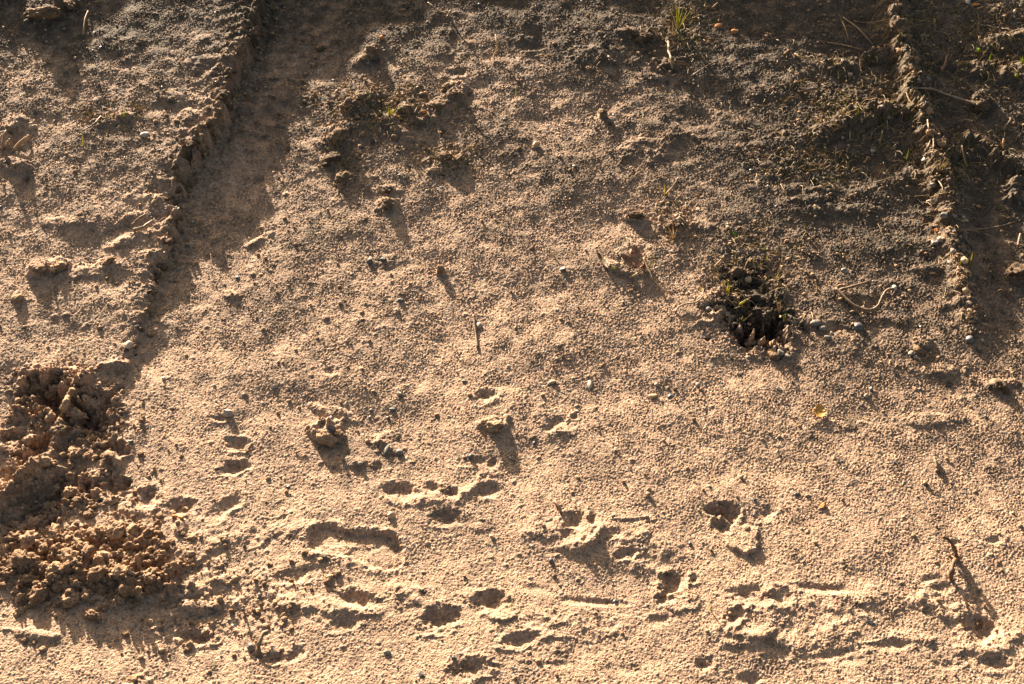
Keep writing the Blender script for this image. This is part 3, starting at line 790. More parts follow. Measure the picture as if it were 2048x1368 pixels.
# ---------------------------------------------------------------- stones
GP = 'small stones lying on the sand'
for row in [
    # px, py, rx, ry, material, label, rot, thick, angular
    (258, 691, 7, 7.5, 'white', 'rounded pale pebble at the foot of the lower end of the left scarp', 0, .9, False),
    (292, 271, 11, 6, 'pale', 'flat pale grey stone lying in a hollow on the raised ground left of the scarp', -8, .5, True),
    (456, 828, 13, 6.5, 'pale', 'pale wedge shaped flint chip standing proud of the sand over its own dark shade', 6, .9, True),
    (549, 773, 8, 4, 'pale', 'elongated pale chip lying aslant on the open sand above the paw marks', -35, .6, True),
    (489, 789, 6, 3.5, 'tan', 'small tan chip just left of the elongated pale chip', -35, .6, True),
    (428, 771, 4, 3, 'white', 'tiny bright white chip above the wedge shaped flint', 10, .7, True),
    (327, 757, 4, 3.5, 'white', 'tiny white chip right below the end of the left scarp shadow', 0, .9, True),
    (1180, 769, 5, 9, 'white', 'upright oval white shell like pebble in the middle of the bright sand', 8, .5, False),
    (1105, 764, 9, 4.5, 'tan', 'yellowish flat stone left of the oval white pebble', -8, .6, True),
    (1313, 770, 4.5, 3.5, 'pale', 'small round pale pebble right of the oval white pebble', 0, .8, False),
    (1395, 770, 4, 4, 'pale', 'lone pale pebble below left of the black hollow', 0, .8, False),
    (1306, 792, 11, 5, 'tan', 'low brown flat stone half sunk below the round pale pebble', 0, .4, True),
    (1341, 793, 9, 4, 'slate', 'dark slanting sliver beside the low brown flat stone', -38, .5, True),
    (503, 1296, 9, 7, 'grey', 'smooth blue grey pebble touching the short bent twig near the lower edge', 5, .9, False),
    (519, 1191, 5.5, 4, 'grey', 'small grey pebble above the short bent twig near the lower edge', 20, .7, True),
    (783, 1031, 9, 7, 'tan', 'pale tan shell shaped stone on the crumbled rim above the shoe print toe', -20, .7, True),
    (984, 1074, 7, 4, 'tan', 'pinkish brown chip alone on the sand right of the shoe print', 10, .8, True),
    (799, 788, 6, 4, 'pale', 'pale sharp chip above the dark clod with the slate flake', 15, .7, True),
    (693, 808, 3.5, 6, 'pale', 'narrow pale grey chip standing above the dark clod with the slate flake', 8, .8, True),
    (663, 837, 5, 4, 'slate', 'dark little stone on the lip behind the slate flake', 0, .8, True),
    (653, 866, 12, 5.5, 'slate', 'long dark slate flake leaning on the big clod in the middle left', -48, .6, True),
    (664, 856, 7, 3.5, 'grey', 'grey splinter crossing the end of the slate flake', -20, .6, True),
    (799, 906, 7.5, 5.5, 'grey', 'rounded grey pebble right of the big clod shadow', -15, .8, False),
    (720, 928, 6.5, 4, 'grey', 'grey flat pebble in the dark gravel under the big clod', 0, .6, True),
    (775, 897, 4, 10, 'green', 'dark greenish sliver standing beside the rounded grey pebble', 22, .5, True),
    (941, 914, 6.5, 5.5, 'slate', 'dark bluish pebble in the line of paw marks at mid height', 0, .8, True),
    (929, 763, 6.5, 2.8, 'slate', 'thin dark slate chip above the upper paw mark', 5, .6, True),
    (785, 819, 6.5, 4, 'slate', 'dark slate chip in the little gravel patch right of the pale sharp chip', 12, .7, True),
    (742, 821, 4, 3.5, 'grey', 'grey chip, upper of two left of the gravel patch', 0, .7, True),
    (740, 836, 4, 3, 'grey', 'grey chip, lower of two left of the gravel patch', 0, .7, True),
    (776, 836, 4.5, 3.5, 'slate', 'small dark stone directly below the dark slate chip of the gravel patch', 0, .7, True),
    (958, 652, 6, 6.5, 'pale', 'pale grey pebble touching the straight thin twig at mid picture', 0, .7, False),
    (1001, 844, 3.5, 6, 'pale', 'narrow pale chip on the clod below the upper paw mark', 8, .6, True),
    (1557, 779, 7, 4.5, 'grey', 'lone flat grey pebble below the black hollow', -5, .6, True),
    (1732, 792, 6, 5, 'pale', 'pale lumpy stone above the yellow leaf, lower of a close pair', 0, .8, True),
    (1742, 778, 5, 4, 'grey', 'pale lumpy stone above the yellow leaf, upper of a close pair', 0, .8, True),
    (1645, 1013, 6.5, 7, 'orange', 'orange brown square chip alone on the open sand below the yellow leaf', 32, .8, True),
    (1817, 917, 2.8, 2.8, 'white', 'tiny glinting white grain left of the short forked twig', 0, 1, True),
    (1715, 656, 11, 8, 'slate', 'rounded bluish grey pebble right of the shaded hollow by the curved branch', -20, .7, False),
    (1645, 659, 8, 6, 'grey', 'grey pebble inside the shaded hollow right of the black pit', 10, .8, True),
    (1631, 647, 12, 6, 'grey', 'brownish flat stone on the far rim of the shaded hollow right of the black pit', -12, .6, False),
    (1663, 667, 4, 3.5, 'pale', 'small pale stone at the near rim of the shaded hollow', 0, .8, True),
    (1655, 676, 8, 4.5, 'grey', 'flat grey chip just below the shaded hollow', 12, .6, True),
    (1939, 681, 8.5, 7, 'slate', 'round grey pebble just below the end of the right ridge', 0, .8, False),
    (1965, 682, 4.5, 5, 'grey', 'small grey pebble right of the round one below the right ridge', 0, .8, True),
    (1822, 708, 8, 5, 'pale', 'pale angular chip, left of the pair beside the small mound below the curved branch', -30, .7, True),
    (1831, 716, 5, 4, 'grey', 'greyer angular chip, right of the pair beside the small mound', 10, .7, True),
    (1862, 406, 12, 5.5, 'pale', 'long pale flat stone sticking out left of the right ridge', -12, .5, True),
    (1866, 371, 8, 5, 'grey', 'grey block stone at the upper left of the right ridge waist', 0, .8, True),
    (1867, 487, 9, 7, 'grey', 'lumpy grey stone left of the right ridge below the orange cube', 0, .8, True),
    (1881, 480, 8, 5.5, 'pale', 'smooth pale stone against the left side of the right ridge', -15, .7, False),
    (1873, 462, 4.5, 4.5, 'orange', 'small orange cube like chip left of the right ridge', 0, .9, True),
    (1873, 452, 7, 2.8, 'pale', 'thin pale sliver directly above the orange cube like chip', 0, .6, True),
    (1887, 432, 10, 6, 'grey', 'long grey stone leaning on the crest of the right ridge', -30, .7, True),
    (1905, 433, 9, 5, 'grey', 'blue grey angular stone on the right slope of the right ridge', 8, .6, True),
    (1930, 442, 9, 3, 'tan', 'flat tan sliver right of the right ridge above the long thin stick', -5, .5, True),
    (1927, 436, 5, 4, 'pale', 'pale triangular chip touching the flat tan sliver', 20, .7, True),
    (1908, 465, 6, 4.5, 'grey', 'grey pebble on the crest where the long thin stick begins', 0, .7, True),
    (1905, 503, 6, 6, 'pale', 'pale stone set in the crest of the right ridge at its narrowest', 0, .7, True),
    (1925, 500, 7, 6, 'grey', 'dark grey block on the right shoulder of the right ridge', 0, .8, True),
    (1928, 523, 8, 6, 'tan', 'pale brown rounded stone right of the small grass on the ridge', -8, .8, False),
    (1899, 527, 5.5, 6, 'pale', 'white grey stone left of the small grass on the ridge', 0, .8, True),
    (1931, 583, 8, 6.5, 'tan', 'roundish brownish stone on the lower right ridge', 0, .8, False),
    (1939, 606, 7, 4, 'pale', 'flat pale stone near the tail of the right ridge', 0, .6, True),
    (1938, 622, 6, 4, 'tan', 'small tan stone at the tail of the right ridge', 0, .7, True),
    (1789, 577, 5, 5.5, 'white', 'round whitish pebble at the tip of the curved branch', 0, .9, False),
    (1935, 3, 6, 9, 'white', 'pale upright chip at the very top edge right of the ridge', 12, .6, True),
    (1951, 10, 11, 3.5, 'orange', 'flat orange brown piece beside the pale chip at the top edge', -5, .5, True),
    (2029, 24, 3, 5.5, 'pale', 'narrow pale chip in the far right corner', 8, .8, True),
    (1435, 53, 9.5, 4.5, 'orange', 'orange brick chip in the shaded strip at the top, left of two', -6, .7, True),
    (1468, 64, 8, 4.5, 'orange', 'orange brick chip in the shaded strip at the top, right of two', -22, .7, True),
    (848, 225, 6.5, 4, 'orange', 'bright orange brick chip in the shaded hollow near the yellow sprout', 0, .9, True),
    (1072, 292, 8, 6.5, 'tan', 'lumpy tan orange pebble alone on the upper sand', 0, .9, True),
    (763, 77, 5, 4.5, 'orange', 'little brown pebble behind the spiky clod at the upper left', 0, .9, False),
    (735, 126, 5.5, 5.5, 'grey', 'grey pebble on the near side of the spiky clod at the upper left', 0, .8, True),
    (1497, 562, 8, 6.5, 'tan', 'pinkish brown pebble in the dark soil above the black pit', 8, .8, True),
    (1508, 572, 7, 2.6, 'pale', 'pale sliver below the pinkish pebble of the dark soil', 10, .6, True),
    (1505, 686, 9, 5, 'green', 'dull greenish stone on the shaded slope of the black pit', 10, .6, False),
    (1535, 674, 9, 6, 'slate', 'dark stone at the bottom of the black pit', 0, .8, True),
    (1541, 688, 3, 5, 'orange', 'reddish splinter at the bottom of the black pit', 10, .7, True),
    (1571, 673, 8, 5, 'pale', 'pale flat stone on the right rim of the black pit', 0, .6, True),
    (1418, 619, 8, 5, 'grey', 'flat grey stone on the left rim of the black pit', -15, .6, True),
    (1561, 706, 8, 6, 'grey', 'grey block on the sand just below the black pit', 0, .7, True),
    (1578, 712, 9, 4, 'pale', 'flat pale stone right of the grey block below the black pit', -5, .5, True),
    (800, 601, 7, 5, 'slate', 'dark glinting stone chip in the middle left sand', -10, .6, True),
    (740, 523, 7, 5, 'slate', 'black charcoal bit, left of two in the crusty patch', 0, .8, True),
    (766, 519, 7, 4, 'slate', 'black charcoal bit, right of two in the crusty patch', 0, .8, True),
    (1126, 540, 6, 4.5, 'slate', 'black bit on the sand left of the dead leaf', 0, .8, True),
    (374, 491, 5, 4, 'slate', 'dark chip on the shaded rut floor right of the scarp', 0, .7, True),
    (358, 541, 5, 3, 'slate', 'dark speck of stone on the lower rut floor', 0, .7, True),
    (475, 556, 4.5, 4, 'slate', 'dark grey chip at the edge of the scarp shadow', 0, .7, True),
    (1594, 989, 8, 3.6, 'slate', 'dark flat chip on the open sand left of the orange square chip', -15, .6, True),
    (1102, 1122, 5, 4.5, 'slate', 'dark round bit below the left clear paw print', 0, .8, False),
    (1380, 1088, 4, 3.5, 'slate', 'dark grain between the two clear paw prints', 0, .8, False),
    (1741, 1245, 9, 3.5, 'slate', 'dark flat chip on the furrowed sand at the lower right', 18, .6, True),
    (1957, 1246, 8, 7, 'darkclod', 'dark stone on the far lip of the lower right pit', 0, .8, True),
    (842, 1348, 6, 5, 'grey', 'grey pebble at the bottom edge left of the deep pit', -40, .7, True),
    (774, 1305, 8, 5, 'grey', 'flat slate grey pebble near the bottom edge', 0, .5, True),
    (1700, 150, 5, 5, 'pale', 'pale grey pebble among the moss left of the right ridge', 0, .8, True),
    (1765, 214, 7, 4, 'grey', 'grey pebble in the mossy soil left of the right ridge', 0, .6, True),
    (1860, 238, 7, 6, 'grey', 'pale grey stone on the crest of the right ridge near the hanging root', 0, .8, True),
    (1843, 203, 7, 4, 'pale', 'pale flat chip on the ridge under the forked root', -10, .6, True),
    (1850, 320, 9, 5, 'pale', 'pale angular stone in the grassy part of the right ridge', -25, .6, True),
    (1838, 162, 5, 4, 'grey', 'small grey stone on the ridge above the forked root', 0, .8, True),
    (1855, 160, 6, 4.5, 'grey', 'roundish grey stone right of the small one on the ridge', 0, .8, False),
    (1746, 303, 6, 4, 'pale', 'pale grey chip in shade left of the grassy ridge part', 0, .7, True),
    (1690, 543, 9, 6, 'grey', 'bluish grey stone in the dark soil above the curved branch', -5, .6, True),
    (1510, 1000, 4, 3, 'slate', 'dark grain on the smooth sand right of the deeper paw print', 0, .8, True),
]:
    px, py, rx, ry, mat, label, rot, th, ang = row
    big = max(rx, ry) >= 7
    stone('stone' if big else 'pebble' if not ang else 'stone_chip', px, py, rx, ry, mat, label, 'stone' if big else 'pebble', None, rot, th, .25 if th > .55 else .15, ang)

# ---------------------------------------------------------------- clods of soil
for px, py, rx, ry, mat, label in [
    (641, 98, 9, 7, 'darkclod', 'dark crumb clod alone in the shaded top of the rut'),
    (633, 115, 6, 5, 'redclod', 'topmost clod of the short trailing row in the upper rut'),
    (626, 131, 6, 4, 'redclod', 'second clod of the short trailing row in the upper rut'),
    (611, 150, 4.5, 4.5, 'earth', 'third clod of the short trailing row in the upper rut'),
    (605, 163, 4, 4, 'earth', 'fourth clod of the short trailing row in the upper rut'),
    (604, 177, 4.5, 4, 'earth', 'lowest clod of the short trailing row in the upper rut'),
    (742, 104, 12, 10, 'earth', 'spiky sandy clod casting a long shade at the upper left'),
    (728, 117, 9, 6, 'earth', 'low sandy clod leaning on the spiky one'),
    (687, 356, 14, 13, 'earth', 'large round clod, lowest of the dark group left of centre top'),
    (666, 317, 15, 9, 'darkclod', 'wide clod with undercut dark face above the large round clod'),
    (654, 330, 8, 7, 'darkclod', 'dark clod wedged between the wide clod and the large round clod'),
    (675, 272, 18, 11, 'earth', 'bright topped clod, uppermost of the group left of centre top'),
    (792, 277, 8, 6, 'earth', 'clod in the open shade right of the bright topped clod'),
    (796, 293, 4, 4, 'earth', 'small round crumb below the clod in the open shade'),
    (840, 290, 5.5, 4, 'earth', 'lone crumb at the right of the open shade'),
    (813, 217, 10, 9, 'earth', 'bright clod standing over the yellow sprout'),
    (693, 212, 11, 8, 'earth', 'clod on the left rim of the shaded hollow with the sprout'),
    (722, 194, 8, 6, 'earth', 'small clod on the far rim of the shaded hollow with the sprout'),
    (896, 176, 13, 8, 'earth', 'bright knobbly clod below the oval pit at the upper middle'),
    (912, 187, 13, 8, 'earth', 'knobbly clod joined to the right of the bright one'),
    (876, 212, 14, 8, 'earth', 'flat topped clod right of the orange brick chip'),
    (899, 291, 5, 4, 'earth', 'crumb above the crusty clods at the upper middle'),
    (890, 314, 14, 7, 'earth', 'crusty clod, left of the pair at the upper middle'),
    (918, 318, 11, 6, 'earth', 'crusty clod, right of the pair at the upper middle'),
    (908, 335, 7, 7, 'redclod', 'brown clod hanging below the crusty pair'),
    (777, 406, 14, 8, 'earth', 'pale flat clod casting a square shade left of centre'),
    (775, 380, 10, 7, 'darkclod', 'darker clod just above the pale flat clod'),
    (345, 818, 5, 4.5, 'darkclod', 'small dark crumb with a long shade left of the wedge shaped flint'),
    (363, 912, 4.5, 4, 'redclod', 'little brown crumb with a slim shade on the left sand'),
    (281, 909, 6.5, 5, 'redclod', 'brown crumb with a slim shade beside the churned ground'),
    (881, 540, 8, 7, 'redclod', 'brown clod with tapering shade in the centre left sand'),
    (1205, 225, 9, 8, 'earth', 'tan lump alone on the upper middle sand'),
    (38, 597, 9, 9, 'sandclod', 'upright clod with pointed shade near the left edge'),
    (83, 541, 11, 9, 'redclod', 'blocky brown clod, left of the row near the left edge'),
    (104, 540, 8, 6, 'sandclod', 'flat clod in the middle of the row near the left edge'),
    (122, 532, 11, 9, 'sandclod', 'high clod at the right of the row near the left edge'),
    (218, 523, 12, 5, 'redclod', 'low reddish clod right of the row near the left edge'),
    (1273, 432, 16, 6, 'darkclod', 'undercut dark clod above the dead leaf'),
    (1836, 700, 10, 8, 'redclod', 'pointed brown mound clod by the pair of angular chips'),
    (1960, 212, 15, 12, 'darkclod', 'dark root clump at the end of the forked root'),
    (2034, 545, 20, 16, 'darkclod', 'mossy brown clod on the right edge'),
    (2003, 774, 14, 9, 'darkclod', 'olive brown clod near the right edge below the ridge'),
    (651, 878, 20, 11, 'sandclod', 'big clod carrying the slate flake in the middle left'),
    (678, 868, 8, 7, 'redclod', 'brown knob on the right of the big clod'),
    (988, 852, 15, 9, 'sandclod', 'rough clod below the upper paw mark'),
    (1510, 597, 22, 12, 'blackclod', 'black peaty clod at the head of the black pit'),
    (1522, 628, 24, 11, 'blackclod', 'black peaty clod hanging over the black pit'),
    (1537, 648, 14, 8, 'darkclod', 'black crumb clod inside the black pit'),
    (1474, 545, 18, 7, 'darkclod', 'flat dark clod left of the pinkish pebble'),
    (1436, 604, 14, 10, 'darkclod', 'grey brown clod left of the black pit'),
    (1545, 712, 11, 6, 'redclod', 'reddish crumb at the lower tip of the black pit'),
    (1345, 452, 14, 10, 'darkclod', 'small mossy clod with dry threads right of the undercut dark clod'),
    (90, 28, 30, 10, 'earth', 'large pale crusty slab in the upper left corner'),
    (140, 9, 16, 7, 'earth', 'crusty lump behind the large slab in the upper left corner'),
    (1290, 76, 16, 8, 'darkclod', 'dark crumbly clod right of the lit crust at the top'),
    (1265, 63, 14, 5, 'earth', 'lit crust flake at the top edge of the light'),
]:
    clod(px, py, rx, ry, mat, label)

GH = 'reddish clods of the crumbled heap'
big = [(48, 1125, 22, 15), (80, 1192, 20, 14), (30, 1080, 20, 11), (62, 1082, 16, 12), (105, 1068, 15, 11), (118, 1078, 12, 9), (140, 1118, 17, 12), (165, 1150, 14, 14), (206, 1122, 16, 13), (210, 1100, 10, 8),
       (235, 1062, 16, 11), (262, 1066, 13, 11), (295, 1072, 10, 14), (314, 1114, 9, 9), (255, 1175, 18, 14), (280, 1165, 20, 12), (302, 1178, 11, 9), (240, 1148, 16, 11), (195, 1148, 12, 12), (172, 1192, 11, 9),
       (140, 1200, 16, 11), (150, 1180, 10, 8), (70, 1208, 8, 9), (40, 1225, 11, 6), (185, 1232, 17, 7), (240, 1200, 10, 8), (110, 1140, 15, 10), (190, 1075, 14, 9), (20, 1150, 18, 8), (60, 1160, 16, 8), (225, 1135, 12, 8),
       (175, 1105, 12, 8), (300, 1150, 14, 8), (120, 1170, 12, 9), (205, 1180, 14, 9), (90, 1100, 12, 8), (330, 1090, 8, 6), (10, 1100, 12, 9)]
def heap_label(py):
    return 'reddish brown clod on the far sunlit crest of the crumbled heap' if py < 1092 else 'reddish brown clod on the middle of the crumbled heap' if py < 1160 else 'brown clod in the shaded near foot of the crumbled heap'
for px, py, rx, ry in big:
    clod(px, py, rx * 1.1, ry * 1.1, rnd.choice(['redclod', 'redclod', 'sandclod']), heap_label(py), GH, sit=.35, high=.8)
for _ in range(46):
    px, py = rnd.gauss(165, 85), rnd.gauss(1135, 42)
    if px > 2:
        s_ = rnd.uniform(3.5, 9)
        clod(px, py, s_, s_ * rnd.uniform(.5, .9), rnd.choice(['redclod', 'redclod', 'sandclod', 'sandclod']), heap_label(py), GH, sit=.35)
GC = 'clods of the churned ground above the heap'
for px, py, rx, ry in [(75, 775, 16, 8), (105, 790, 12, 8), (130, 815, 9, 9), (150, 828, 22, 8), (175, 868, 11, 8), (185, 880, 9, 6), (120, 862, 13, 12), (85, 925, 16, 9), (150, 905, 14, 9), (110, 975, 12, 8), (140, 985, 12, 9),
                      (155, 1000, 9, 6), (215, 915, 12, 8), (222, 935, 9, 7), (195, 950, 7, 5), (60, 880, 14, 8), (25, 905, 12, 6), (135, 930, 12, 8), (165, 940, 9, 7), (205, 890, 8, 7), (70, 1045, 12, 9), (30, 1050, 12, 7), (148, 1055, 8, 6),
                      (180, 1030, 10, 8), (230, 1000, 10, 6), (95, 1015, 12, 8), (210, 858, 7, 5), (240, 880, 6, 5), (165, 845, 8, 5), (100, 835, 12, 6)]:
    clod(px, py, rx, ry, rnd.choice(['earth', 'sandclod', 'sandclod', 'redclod']), 'brown clod in the churned ground above the reddish heap', GC)
GS = 'clods along the broken face of the left scarp'
for px, py, _h in LEFT[2:-2]:
    for _ in range(2):
        qx, qy = px + rnd.uniform(-6, 20), py + rnd.uniform(-14, 26)
        s_ = rnd.uniform(5, 12) * (.5 + _h * 5)
        lb = 'dark earth clod on the highest, far stretch of the left scarp' if py < 230 else 'earth clod on the middle stretch of the left scarp face' if py < 450 else 'earth clod on the low near stretch of the left scarp'
        clod(qx, qy, s_, s_ * rnd.uniform(.6, .9), rnd.choice(['darkclod', 'darkclod', 'earth']), lb, GS, sit=.45)
GR = 'clods along the crumbling right ridge'
for i, (px, py, _h) in enumerate(RIGHT[1:-1]):
    for _ in range(4 if py < 380 else 3):
        qx, qy = px + rnd.uniform(-10, 26 if py < 380 else 14), py + rnd.uniform(-18, 22)
        s_ = rnd.uniform(3.5, 10) * (1.1 if py < 380 else .7)
        lb = 'brown earth clod on the broad far stretch of the right ridge' if py < 160 else 'brown earth clod on the rooty middle stretch of the right ridge' if py < 370 else 'small brown clod on the narrow near stretch of the right ridge'
        clod(qx, qy, s_, s_ * rnd.uniform(.6, .9), rnd.choice(['earth', 'earth', 'darkclod', 'sandclod']), lb, GR, sit=.45)
GL = 'crumbs on the trodden sand at the lower left'
for px, py in [(385, 1075), (372, 1078), (415, 1165), (432, 1158), (470, 1158), (395, 1208), (330, 1207), (350, 1212), (440, 1200), (410, 1265), (270, 1358), (258, 1362), (282, 1352), (365, 1068), (610, 1105), (622, 1112), (640, 1120), (660, 1155),
               (675, 1148), (655, 1165), (580, 1215), (565, 1250), (540, 1130), (300, 1245), (85, 1300), (70, 1285), (50, 1280), (375, 1300), (380, 1290), (345, 1028), (372, 1022), (320, 1032)]:
    s_ = rnd.uniform(4, 8)
    clod(px, py, s_, s_ * .8, rnd.choice(['sandclod', 'redclod']), 'sandy crumb on the trodden sand between heap and shoe print', GL)

